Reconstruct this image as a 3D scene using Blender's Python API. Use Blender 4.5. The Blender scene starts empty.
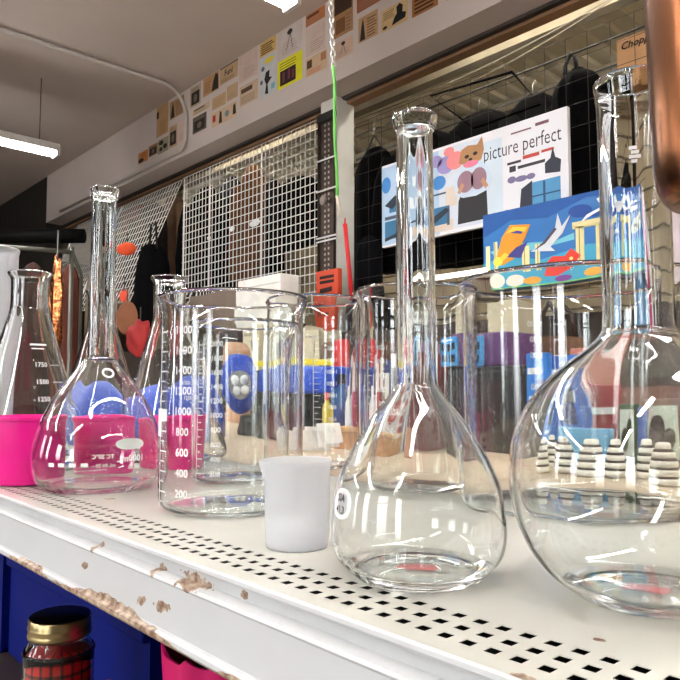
import bpy, bmesh, math, random
from mathutils import Vector, Matrix, noise
random.seed(7)
PI = math.pi
S = bpy.context.scene
COL = S.collection

# ------------------------------------------------------------------ camera geometry (metres; z = 0 is the shop floor)
FPX = 690.0
TH = math.atan(49/690.0)
AL = math.atan(634/690.0)
CZ = 1.11
F = (-math.cos(AL), math.sin(AL)); R = (math.sin(AL), math.cos(AL))
cT, sT = math.cos(TH), math.sin(TH)
def ray(px, py):
    u = (px-340)/FPX; v = (340-py)/FPX
    h = cT - v*sT
    return Vector((F[0]*h+R[0]*u, F[1]*h+R[1]*u, sT+v*cT))
def onz(px, py, z):
    r = ray(px, py); return r*((z-CZ)/r.z) + Vector((0,0,CZ))
def ony(px, py, Y):
    r = ray(px, py); return r*(Y/r.y) + Vector((0,0,CZ))
def ond(px, py, d):
    r = ray(px, py); return r*(d/(r.x*F[0]+r.y*F[1])) + Vector((0,0,CZ))
def dep(p): return p.x*F[0]+p.y*F[1]
TOCAM = math.atan2(-F[1], -F[0])           # heading that faces the viewer
cam = bpy.data.cameras.new('camera'); co = bpy.data.objects.new('camera', cam); COL.objects.link(co)
cam.sensor_width = 36; cam.lens = 36*FPX/680; cam.clip_start = .02; cam.clip_end = 60
fw = Vector((F[0]*cT, F[1]*cT, sT))
co.location = (0,0,CZ); co.rotation_euler = fw.to_track_quat('-Z','Y').to_euler()
S.camera = co

# ------------------------------------------------------------------ materials
def lin(c):
    return tuple(((x/255)/12.92 if x/255 <= .04045 else ((x/255+.055)/1.055)**2.4) for x in c)
MATS = {}
def pmat(name, col, rough=.5, metal=0, var=.12, scale=9, bump=0, spec=.5, bscale=None, trans=0, ior=1.45, emit=0):
    if name in MATS: return MATS[name]
    m = bpy.data.materials.new(name); m.use_nodes = True
    nt = m.node_tree; b = nt.nodes['Principled BSDF']
    c = lin(col)
    if var:
        tc = nt.nodes.new('ShaderNodeTexCoord'); n = nt.nodes.new('ShaderNodeTexNoise')
        n.inputs['Scale'].default_value = scale; n.inputs['Detail'].default_value = 4
        nt.links.new(tc.outputs['Object'], n.inputs['Vector'])
        r = nt.nodes.new('ShaderNodeValToRGB')
        r.color_ramp.elements[0].position = .3; r.color_ramp.elements[1].position = .7
        r.color_ramp.elements[0].color = tuple(x*(1-var) for x in c)+(1,)
        r.color_ramp.elements[1].color = tuple(min(1,x*(1+var)) for x in c)+(1,)
        nt.links.new(n.outputs['Fac'], r.inputs['Fac']); nt.links.new(r.outputs['Color'], b.inputs['Base Color'])
        if bump:
            n2 = nt.nodes.new('ShaderNodeTexNoise'); n2.inputs['Scale'].default_value = bscale or scale*4
            nt.links.new(tc.outputs['Object'], n2.inputs['Vector'])
            bp = nt.nodes.new('ShaderNodeBump'); bp.inputs['Strength'].default_value = bump; bp.inputs['Distance'].default_value = .01
            nt.links.new(n2.outputs['Fac'], bp.inputs['Height']); nt.links.new(bp.outputs['Normal'], b.inputs['Normal'])
    else:
        b.inputs['Base Color'].default_value = c+(1,)
    b.inputs['Roughness'].default_value = rough; b.inputs['Metallic'].default_value = metal
    b.inputs['Specular IOR Level'].default_value = spec; b.inputs['IOR'].default_value = ior
    b.inputs['Transmission Weight'].default_value = trans
    if emit:
        b.inputs['Emission Color'].default_value = c+(1,); b.inputs['Emission Strength'].default_value = emit
    MATS[name] = m
    return m
def M(col, rough=.55, **k):
    key = 'paint_%d_%d_%d_%d' % (*col, int(rough*100)) + ''.join('%s%s' % (a, v) for a, v in sorted(k.items()))
    return pmat(key, col, rough, **k)
GLASS = pmat('clear_glass', (252,254,253), 0.0, var=0, trans=1, ior=1.47)
FROST = pmat('frosted_polypropylene', (246,247,250), .30, var=.01, trans=.76, ior=1.1)
ENAMEL = pmat('white_enamel_print', (250,250,250), .5, var=.01)
_nt = ENAMEL.node_tree; _b = _nt.nodes['Principled BSDF']; _t = _nt.nodes.new('ShaderNodeBsdfTranslucent'); _m = _nt.nodes.new('ShaderNodeMixShader')
_t.inputs[0].default_value = (.97,.97,.97,1); _m.inputs[0].default_value = .10
_nt.links.new(_b.outputs[0],_m.inputs[1]); _nt.links.new(_t.outputs[0],_m.inputs[2]); _nt.links.new(_m.outputs[0],_nt.nodes['Material Output'].inputs[0])

# ------------------------------------------------------------------ mesh builder
WL = {}
class MB:
    def __init__(s): s.bm = bmesh.new()
    def box(s, c, d, rz=0, rx=0, ry=0, bev=0):
        mat = Matrix.Translation(c) @ Matrix.Rotation(rz,4,'Z') @ Matrix.Rotation(ry,4,'Y') @ Matrix.Rotation(rx,4,'X') @ Matrix.Diagonal((d[0],d[1],d[2],1))
        g = bmesh.ops.create_cube(s.bm, size=1, matrix=mat)
        if bev:
            es = list({e for v in g['verts'] for e in v.link_edges})
            bmesh.ops.bevel(s.bm, geom=es, offset=bev, segments=2, profile=.5, affect='EDGES')
        return s
    def cyl(s, a, b, r, r2=None, n=12, cap=True):
        a = Vector(a); b = Vector(b); d = b-a
        q = d.to_track_quat('Z','Y').to_matrix().to_4x4()
        bmesh.ops.create_cone(s.bm, cap_ends=cap, segments=n, radius1=r, radius2=r if r2 is None else r2, depth=d.length,
                              matrix=Matrix.Translation((a+b)/2) @ q)
        return s
    def tube(s, pts, r, n=8, close=False):
        pts = [Vector(p) for p in pts]; rings = []
        m = len(pts); up = None
        for i, p in enumerate(pts):
            t = (pts[(i+1) % m]-pts[i-1]) if close else (pts[min(i+1,m-1)]-pts[max(i-1,0)])
            t.normalize()
            if up is None:
                up = Vector((0,0,1)) if abs(t.z) < .9 else Vector((1,0,0))
            x = t.cross(up).normalized(); up = x.cross(t).normalized()
            rings.append([s.bm.verts.new(p + (x*math.cos(2*PI*k/n)+up*math.sin(2*PI*k/n))*r) for k in range(n)])
        for i in range(m if close else m-1):
            A, B = rings[i], rings[(i+1) % m]
            for k in range(n): s.bm.faces.new((A[k],A[(k+1)%n],B[(k+1)%n],B[k]))
        if not close:
            s.bm.faces.new(rings[0][::-1]); s.bm.faces.new(rings[-1])
        return s
    def lathe(s, prof, c=(0,0,0), n=64, fn=None, ex=1, ey=1, rz=0, wav=None):
        c = Vector(c); rings = []
        for ri, (r, z) in enumerate(prof):
            if r < 1e-6: rings.append([s.bm.verts.new(c+Vector((0,0,z)))])
            else:
                L = []
                for k in range(n):
                    a = 2*PI*k/n; rr = fn(r,z,a) if fn else r
                    if wav and ri > wav[0]: rr += wav[1]*(math.sin(a*5+z*9+wav[2])+.7*math.sin(a*9-z*14+wav[2]*2)+.5*math.sin(z*60+a*2+wav[2]))
                    v = Vector((rr*math.cos(a)*ex, rr*math.sin(a)*ey, z))
                    if rz: v = Matrix.Rotation(rz,3,'Z') @ v
                    L.append(s.bm.verts.new(c+v))
                rings.append(L)
        for A, B in zip(rings, rings[1:]):
            for k in range(n):
                j = (k+1) % n
                if len(A) == 1 and len(B) == 1: continue
                if len(A) == 1: s.bm.faces.new((A[0],B[j],B[k]))
                elif len(B) == 1: s.bm.faces.new((A[k],A[j],B[0]))
                else: s.bm.faces.new((A[k],A[j],B[j],B[k]))
        return s
    def ell(s, c, d, rz=0, rx=0, ry=0, amp=0, fr=6, u=28, v=18, seed=0):
        mat = Matrix.Translation(c) @ Matrix.Rotation(rz,4,'Z') @ Matrix.Rotation(ry,4,'Y') @ Matrix.Rotation(rx,4,'X')
        g = bmesh.ops.create_uvsphere(s.bm, u_segments=u, v_segments=v, radius=1)
        for w in g['verts']:
            k = 1+amp*noise.noise(w.co*fr*.3+Vector((seed,0,0)))
            w.co = mat @ Vector((w.co.x*d[0]*k/2, w.co.y*d[1]*k/2, w.co.z*d[2]*k/2))
        return s
    def prism(s, poly, fr, t0, t1):
        """poly in 2-D mapped by frame fr(u, v, t)"""
        a = [s.bm.verts.new(fr(u,v,t0)) for u, v in poly]; b = [s.bm.verts.new(fr(u,v,t1)) for u, v in poly]
        n = len(poly)
        s.bm.faces.new(a[::-1]); s.bm.faces.new(b)
        for k in range(n): s.bm.faces.new((a[k],a[(k+1)%n],b[(k+1)%n],b[k]))
        return s
    def text(s, body, size, fn, align='CENTER', bold=.018):
        cu = bpy.data.curves.new('t','FONT'); cu.body = body; cu.size = size; cu.align_x = align; cu.align_y = 'CENTER'; cu.resolution_u = 2; cu.offset = bold*size
        o = bpy.data.objects.new('t', cu); COL.objects.link(o)
        dg = bpy.context.evaluated_depsgraph_get(); dg.update()
        me = bpy.data.meshes.new_from_object(o.evaluated_get(dg))
        vs = [s.bm.verts.new(fn(v.co.x, v.co.y)) for v in me.vertices]
        for p in me.polygons:
            try: s.bm.faces.new([vs[i] for i in p.vertices])
            except ValueError: pass
        bpy.data.objects.remove(o); bpy.data.curves.remove(cu); bpy.data.meshes.remove(me)
        return s
    def build(s, name, mat, parent=None, smooth=False, fixn=True, ang=None):
        if fixn: bmesh.ops.recalc_face_normals(s.bm, faces=s.bm.faces)
        if parent is None:
            vs = [v.co for v in s.bm.verts]
            org = Vector(((min(v.x for v in vs)+max(v.x for v in vs))/2, (min(v.y for v in vs)+max(v.y for v in vs))/2, min(v.z for v in vs)))
        else: org = WL[parent.name]
        for v in s.bm.verts: v.co -= org
        me = bpy.data.meshes.new(name); s.bm.to_mesh(me); s.bm.free()
        if mat: me.materials.append(mat)
        if smooth:
            for p in me.polygons: p.use_smooth = True
            if ang: me.set_sharp_from_angle(angle=math.radians(ang))
        o = bpy.data.objects.new(name, me); COL.objects.link(o)
        if parent is None: o.location = org
        else: o.parent = parent
        WL[o.name] = org.copy()
        return o
def tag(o, label=None, cat=None, group=None, kind=None):
    if label: o['label'] = label
    if cat: o['category'] = cat
    if group: o['group'] = group
    if kind: o['kind'] = kind
    return o
def thing(name, loc, label, cat, group=None):
    o = bpy.data.objects.new(name, None); COL.objects.link(o); o.location = loc; o.empty_display_size = .05
    WL[o.name] = Vector(loc)
    return tag(o, label, cat, group)
def struct(name, mb, mat, parent=None, smooth=False):
    o = mb.build(name, mat, parent, smooth)
    if parent is None: o['kind'] = 'structure'
    return o
def smoothprof(pts, k=5):
    out = []
    n = len(pts)
    for i in range(n-1):
        p0 = pts[max(i-1,0)]; p1 = pts[i]; p2 = pts[i+1]; p3 = pts[min(i+2,n-1)]
        for j in range(k):
            t = j/k
            out.append(tuple(max(0,.5*((2*p1[a])+(-p0[a]+p2[a])*t+(2*p0[a]-5*p1[a]+4*p2[a]-p3[a])*t*t+(-p0[a]+3*p1[a]-3*p2[a]+p3[a])*t**3)) for a in (0,1)))
    out.append(pts[-1]); return out
def shell(outer, t, tb):
    """closed glass section: outer profile from the base centre up to the rim, back down inside"""
    inner = []
    n = len(outer)
    for i in range(n):
        a = outer[max(i-1,0)]; b = outer[min(i+1,n-1)]
        dx, dz = b[0]-a[0], b[1]-a[1]; L = math.hypot(dx,dz) or 1
        inner.append([outer[i][0]-t*dz/L, outer[i][1]+t*dx/L])
    inner = [(max(r,.0),z) for r, z in inner]
    z0 = outer[0][1]+tb
    ins = [(r, max(z,z0)) for r, z in inner if r > .0015]
    ins = ins[::-1]
    top = outer[-1]; ti = ins[0]
    mid = ((top[0]+ti[0])/2, max(top[1],ti[1])+t*.45)
    return outer + [mid] + ins + [(0, z0)]
def wrap(c, r, a0, z, mirror=False):
    """text laid round a vertical cylinder, read from outside"""
    c = Vector(c)
    def fn(x, y):
        rr = r(z+y) if callable(r) else r
        a = a0 + x/rr
        return c+Vector((rr*math.cos(a), rr*math.sin(a), z+y))
    return fn
def ringband(mb, c, r, a0, a1, z0, z1, n=None):
    n = n or max(1,int(abs(a1-a0)/.06)); c = Vector(c); prev = None
    for k in range(n+1):
        a = a0+(a1-a0)*k/n
        q = []
        for z in (z0, z1):
            rr = r(z) if callable(r) else r
            q.append(mb.bm.verts.new(c+Vector((rr*math.cos(a), rr*math.sin(a), z))))
        if prev: mb.bm.faces.new((prev[0],q[0],q[1],prev[1]))
        prev = q

# ------------------------------------------------------------------ room shell
WHITEWALL = pmat('painted_plaster', (204,194,190), .8, var=.04, scale=2, bump=.05)
CEILM = pmat('ceiling_paint', (196,184,176), .85, var=.05, scale=1.5, bump=.04)
FLOORM = pmat('worn_concrete', (120,110,100), .6, var=.2, scale=3, bump=.1)
ZC = 3.17; YB = 2.35; ZB = 2.71; XB0 = -6.75
struct('floor', MB().box((-3.2,-.2,-.05),(14,10.2,.1)), FLOORM)
struct('ceiling', MB().box((-3.2,-1.27,ZC+.05),(14,7.3,.1)), CEILM)
struct('wall_header', MB().box(((XB0+3.8)/2,YB+.09,(ZB+ZC)/2),(3.8-XB0,.18,ZC-ZB)), WHITEWALL)
struct('wall_right', MB().box((3.85,-.2,1.6),(.1,10,3.3)), M((112,104,98),.8))
struct('wall_left', MB().box((-10.15,-.2,1.6),(.1,10,3.3)), M((60,48,40),.85))
struct('wall_back', MB().box((-3.2,4.55,1.6),(14,.1,3.3)), pmat('beige_siding',(206,190,160),.75,var=.08,scale=3))
struct('wall_end', MB().box((-8.48,YB+.09,ZC/2),(3.4,.17,ZC)), M((40,36,34),.85))
# shopfront behind the viewer: sill wall, head, piers; openings narrowed to streak the glass with daylight
wf = MB().box((-3.2,-4.95,.3),(14,.12,.6)).box((-3.2,-4.95,2.95),(14,.12,.5))
for x0,x1 in ((-10.2,-6.4),(-5.7,-3.9),(-3.2,-1.4),(-.7,.9),(1.6,3.8)): wf.box(((x0+x1)/2,-4.95,1.65),(x1-x0,.12,2.1))
for x in (-6.05,-3.55,-1.05,1.25): wf.box((x,-4.95,1.9),(.7,.10,.06))
struct('wall_front', wf, M((92,86,82),.8))
# corrugated ceiling of the back room
cb = MB(); xs = -10.2
pts = []
while xs < 3.8:
    pts += [(xs,2.985),(xs+.05,2.985),(xs+.062,2.965),(xs+.112,2.965)]; xs += .125
vv0 = [cb.bm.verts.new((x,YB+.19,z)) for x, z in pts]; vv1 = [cb.bm.verts.new((x,4.5,z)) for x, z in pts]
for i in range(len(pts)-1): cb.bm.faces.new((vv0[i],vv0[i+1],vv1[i+1],vv1[i]))
struct('ceiling_back', cb, pmat('deck_paint',(230,224,202),.7,var=.06,scale=2))
struct('trim_1', MB().box((-1.5,YB+.215,ZB-.005),(10.6,.06,.05)).box((-1.5,YB+.26,ZB+.035),(10.6,.03,.05)), pmat('brown_track',(146,112,84),.5,var=.1))
struct('trim_2', MB().box((-1.5,YB+.165,ZB-.008),(10.6,.03,.016)), M((60,54,50),.6))
bm_ = MB()
for y in (3.05,3.75): bm_.box((-1.6,y,2.93),(10.8,.07,.07))
struct('trim_3', bm_, M((120,112,96),.7))
# siding battens on the back wall
sb_ = MB()
for k in range(14): sb_.box((-1.6,4.49,1.0+k*.14),(10.8,.02,.012))
struct('trim_4', sb_, M((128,116,98),.7))

# ------------------------------------------------------------------ conduit, lights
cw = pmat('white_conduit',(196,190,184),.4,var=.03)
p0 = ony(0,37,0)   # placeholder direction only
def onc(px,py,z): return onz(px,py,z)
zc = ZC-.016
a_ = onc(0,37,zc); b_ = onc(168,82,zc); e_ = ony(186,104,YB-.014); g_ = ony(186,140,YB-.014)
h_ = ony(183,147,YB-.014); i_ = ony(140,169,YB-.014); j_ = ony(56,216,YB-.014)
xc = e_.x
path = [Vector((xc,a_.y-2.2,zc)), Vector((xc,a_.y,zc)), Vector((xc,YB-.20,zc))]
for k in range(1,7):
    t = k/6*PI/2; path.append(Vector((xc, YB-.20+.186*math.sin(t), zc-.186*(1-math.cos(t)))))
zl = ZB+.035
path.append(Vector((xc,YB-.014,zl+.10)))
for k in range(1,6):
    t = k/5*PI/2; path.append(Vector((xc-.10*(1-math.cos(t)),YB-.014,zl+.10-.10*math.sin(t))))
path.append(Vector((XB0+.4,YB-.014,zl)))
tag(MB().tube(path,.0125,10).build('ceiling_conduit',cw,None,True),'white conduit crossing the ceiling and bending down the papered header','conduit')

LEDM = pmat('led_diffuser',(255,252,248),.4,var=0,emit=48)
HOUS = pmat('light_housing',(205,203,200),.4,var=.03)
def ceiling_light(x, y1, y0, label, z=2.67):
    t = thing('ceiling_light',(x,(y0+y1)/2,z),label,'light','suspended strip lights')
    MB().box((x,(y0+y1)/2,z+.045),(.10,y1-y0,.05),bev=.008).build('housing',HOUS,t)
    MB().box((x,(y0+y1)/2,z+.012),(.088,y1-y0-.02,.03),bev=.012).build('diffuser',LEDM,t)
    for y in (y0+.01,y1-.01): MB().box((x,y,z+.02),(.10,.025,.07),bev=.006).build('end_cap',HOUS,t)
    for y in (y0+.12,y1-.12): MB().cyl((x,y,z+.06),(x,y,ZC),.003,n=6).build('hanger_wire',M((70,66,62),.5),t)
rows = [(-4.62,'strip light hanging at the left edge, its lit end in view'),(-2.13,'strip light cut by the top edge above the papered header'),
        (.27,'strip light hanging overhead above the shelf'),(2.7,'strip light hanging at the far right')]
for x, lb in rows:
    ceiling_light(x,1.67 if x < -4 else 1.70,-.75,lb)
for x in (-4.66,-2.26,.27):
    ceiling_light(x,-1.3,-3.7,'strip light nearer the shopfront behind the viewer')
for x in (-4.2,-1.7,.8):  # added tubes, out of sight, that brighten the back room ceiling
    t = thing('ceiling_light',(x,2.72,2.88),'added strip light, unseen above the header edge, brightening the back room ceiling','light','added back room strip lights')
    MB().box((x,2.72,2.945),(1.2,.05,.03)).build('housing',HOUS,t); MB().cyl((x-.6,2.72,2.84),(x+.6,2.72,2.84),.018,n=14).build('tube',pmat('led_back_room_fill',(255,248,236),.4,var=0,emit=44),t)
    for sx_ in (-.57,.57): MB().box((x+sx_,2.72,2.89),(.02,.03,.1)).build('lamp_holder',HOUS,t)

# ------------------------------------------------------------------ newspaper clippings on the header
INK = M((34,30,28),.8); 
CLIP = [
 (138.5,148,154,164.7,(196,128,74),'orange',['dark'],'small orange clipping lowest at the left end of the papers'),
 (149,157.6,147,157.6,(150,106,70),'photo',[],'brown clipping second from the left end, beside the orange one'),
 (158.2,168.5,141,155,(150,146,122),'blots',[],'grey clipping with dark blotches under the tall tan one'),
 (157,168.5,108.2,138,(186,150,106),'side',[],'tall tan clipping left of the conduit with a dark side mark'),
 (170,184,103,120.5,(178,142,104),'figure',[],'tan clipping with a dark tower shape just left of the conduit top'),
 (169.5,177.3,127.6,148.8,(190,160,124),'photo',[],'narrow clipping with black photo left of the conduit'),
 (177.8,185,121.4,144.4,(206,186,178),'lines',[],'pale pinkish clipping partly behind the conduit'),
 (190.5,201,88.8,109,(180,164,140),'photo',[],'narrow dark photo clipping right of the conduit, upper row'),
 (193,210,110.5,116.5,(196,176,146),'head',[],'thin cream strip clipping right of the conduit'),
 (193,206.5,118.8,134.7,(90,84,76),'photo',[],'black photo clipping right of the conduit, lower row'),
 (203.5,219,79.5,97.5,(182,142,102),'rightfig',[],'brown clipping with dark figure at its right side'),
 (212.5,226,99,111,(190,160,120),'plain',[],'plain tan clipping in the middle row'),
 (212,237,114,128.5,(206,178,150),'redfig',[],'wide cream clipping with small red and dark figures'),
 (220,238,67,86,(188,158,122),'head2',[],'tan clipping with bold black headline letters'),
 (227,238,87.5,102,(186,158,124),'lines',[],'little lined clipping under the bold headline'),
 (239.5,258,54,84,(200,180,170),'lines',[],'tall pale pink clipping with faint print'),
 (240,258,88,107.5,(196,172,146),'head',[],'beige clipping under the tall pale pink one'),
 (260,276,41.5,58.5,(206,172,104),'bars',[],'yellow-tan clipping with heavy dark lines'),
 (260,276,60,100,(196,200,202),'poster',[],'pale blue sheet with a black leaping figure and yellow oval'),
 (278,302.5,31,61,(200,190,186),'drawing',[],'pale sheet with a fine line drawing of a person'),
 (278,302.5,63,91,(222,220,40),'yellow',[],'bright yellow sheet with a dark photo'),
 (306,325,12.5,28,(186,116,70),'head',[],'orange-brown clipping at the upper row left of the chain'),
 (306,325,30,58,(202,184,176),'lines',[],'blank pinkish sheet left of the chain'),
 (306,327,60,78,(204,176,144),'redtext',[],'cream clipping with two photos and red print left of the chain'),
 (334,353,-3,40,(166,124,84),'twophoto',[],'tall brown clipping right of the chain'),
 (334,353,45,62,(206,178,158),'drawing',[],'pinkish clipping with sketches low right of the chain'),
 (357,383,-8,14,(160,92,66),'head',[],'red-brown clipping cut by the top edge'),
 (358.5,378,19.4,44,(186,150,112),'figure',[],'tan clipping with a dark standing figure and lines'),
 (381.5,408,12,33.5,(206,178,132),'seated',[],'cream clipping with a black seated figure'),
 (412,438,-6,18.5,(166,110,62),'bars',[],'brown clipping with dark lines towards the right end'),
 (447,475,-22,1,(176,80,60),'lines',[],'reddish clipping at the right end of the papers'),
]
for i,(xl,xr,yt,yb,colr,kind,_,lab) in enumerate(CLIP):
    A = ony(xl,yt,YB); B = ony(xl,yb,YB); C_ = ony(xr,yt,YB)
    x0, x1, z0, z1 = A.x, C_.x, B.z, A.z
    z1 = min(z1, ZC-.004); z0 = max(z0, ZB+.004)
    w, h = x1-x0, z1-z0
    def fr(u,v,t,x0=x0,z0=z0,w=w,h=h): return Vector((x0+u*w, YB-t, z0+v*h))
    rec = lambda u0,v0,u1,v1: [(u0,v0),(u1,v0),(u1,v1),(u0,v1)]
    o = MB().prism(rec(0,0,1,1),fr,-.001,.0012).build('newspaper_clipping',M(colr,.85,var=.08,scale=14))
    tag(o,lab,'newspaper clipping','papers pinned along the header')
    def pr(polys, c, name, t=.0018):
        mb = MB()
        for p in polys: mb.prism(p,fr,.0008,t)
        mb.build(name,M(c,.85,var=.06),o)
    rnd = random.Random(i)
    def lines(u0,u1,v0,v1,n,th=.35):
        L = []
        for k in range(n):
            va = v0+(v1-v0)*k/n
            L.append(rec(u0,va,u1-rnd.random()*.25*(u1-u0),va+(v1-v0)/n*th))
        return L
    dk = (44,38,34); gr = (120,100,84)
    fig = [(.3,.08),(.72,.08),(.66,.5),(.6,.86),(.5,.94),(.4,.84),(.38,.5)]
    blob = lambda cx,cy,rx,ry: [(cx+rx*math.cos(2*PI*k/9)*(1+.25*rnd.random()),cy+ry*math.sin(2*PI*k/9)*(1+.25*rnd.random())) for k in range(9)]
    if kind == 'orange': pr([blob(.3,.25,.25,.18)],dk,'ink_mark'); pr(lines(.3,.9,.5,.9,3),(140,80,44),'print')
    elif kind == 'photo': pr([rec(.12,.1,.88,.72)],dk,'photograph'); pr([blob(.5,.4,.16,.18)],(110,98,88),'photo_detail',.0022); pr(lines(.12,.88,.78,.95,2),gr,'print')
    elif kind == 'blots': pr([blob(.3,.75,.2,.14),blob(.7,.4,.18,.16),blob(.3,.3,.14,.12)],dk,'ink_mark')
    elif kind == 'side': pr([rec(.02,.62,.2,.84)],dk,'photograph'); pr(lines(.3,.9,.08,.5,7),(150,110,66),'print')
    elif kind == 'figure': pr([[(.08,.05),(.36,.05),(.3,.6),(.24,.95),(.16,.6)]],dk,'photograph'); pr(lines(.45,.95,.1,.9,7),(100,78,58),'print')
    elif kind == 'rightfig': pr([[(.55,.05),(.98,.05),(.95,.8),(.8,.95),(.66,.6)]],dk,'photograph'); pr(lines(.1,.5,.2,.8,4),(150,108,70),'print')
    elif kind == 'head': pr([rec(.08,.62,.7,.84)],(84,62,46),'headline'); pr(lines(.08,.92,.1,.5,4),(150,124,98),'print')
    elif kind == 'head2':
        mb = MB(); mb.text('Funl',h*.5,lambda x,y: fr(.5,.55,.002)+Vector((x,0,y))); mb.build('headline',INK,o)
        pr(lines(.08,.92,.08,.3,3),gr,'print'); pr([rec(.0,.92,1,.98)],dk,'rule')
    elif kind == 'lines': pr(lines(.25,.9,.12,.5,5,.2),(150,128,114),'print')
    elif kind == 'bars': pr(lines(.1,.95,.1,.9,5,.45),(56,42,30),'headline')
    elif kind == 'plain': pr(lines(.1,.9,.2,.8,5,.2),(160,130,94),'print')
    elif kind == 'redfig': pr([rec(.04,.35,.16,.8)],(186,50,42),'red_block'); pr([fig and [(.3,.08),(.42,.08),(.4,.8),(.33,.9)],[(.84,.2),(.97,.2),(.94,.9),(.86,.8)]],dk,'photograph'); pr([blob(.62,.5,.08,.2)],(120,140,140),'photo_detail')
    elif kind == 'poster': pr([[(.35,.08),(.55,.05),(.5,.3),(.78,.42),(.6,.45),(.62,.62),(.4,.6),(.3,.44),(.42,.3)]],(22,22,30),'figure'); pr([blob(.6,.87,.28,.06)],(224,204,60),'yellow_oval'); pr([rec(.72,.12,.95,.26)],(120,180,196),'blue_block'); pr([blob(.2,.72,.1,.05),blob(.12,.4,.08,.05)],(90,100,120),'print')
    elif kind == 'drawing': pr([blob(.5,.8,.1,.09)],dk,'ink_mark'); pr(lines(.2,.85,.1,.55,5,.12)+[[(.35,.2),(.38,.2),(.52,.7),(.49,.7)],[(.6,.2),(.63,.2),(.55,.7),(.52,.7)]],(130,112,104),'print')
    elif kind == 'yellow': pr([rec(.1,.1,.74,.62)],(40,26,34),'photograph'); pr([rec(.2,.2,.3,.55),rec(.42,.22,.52,.58),rec(.6,.2,.68,.5)],(110,50,60),'photo_detail',.0022); pr(lines(.08,.9,.68,.95,3,.3),(96,96,30),'headline')
    elif kind == 'redtext': pr([rec(.06,.42,.3,.86)],(96,66,40),'photograph'); pr([rec(.72,.5,.96,.92)],(170,120,84),'photo_detail'); pr(lines(.1,.9,.08,.34,3,.3),(206,110,88),'red_print')
    elif kind == 'twophoto': pr([rec(.05,.55,.95,.97)],(60,40,28),'photograph'); pr([rec(.1,.08,.6,.42)],(120,80,48),'photo_detail'); pr(lines(.65,.95,.08,.5,5),gr,'print')
    elif kind == 'seated': pr([[(.4,.1),(.9,.18),(.94,.4),(.8,.5),(.82,.8),(.7,.95),(.58,.84),(.6,.55),(.5,.4)]],(22,22,24),'figure'); pr(lines(.08,.5,.5,.9,5),(120,96,64),'print'); pr([blob(.14,.16,.08,.07)],dk,'ink_mark')

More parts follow.
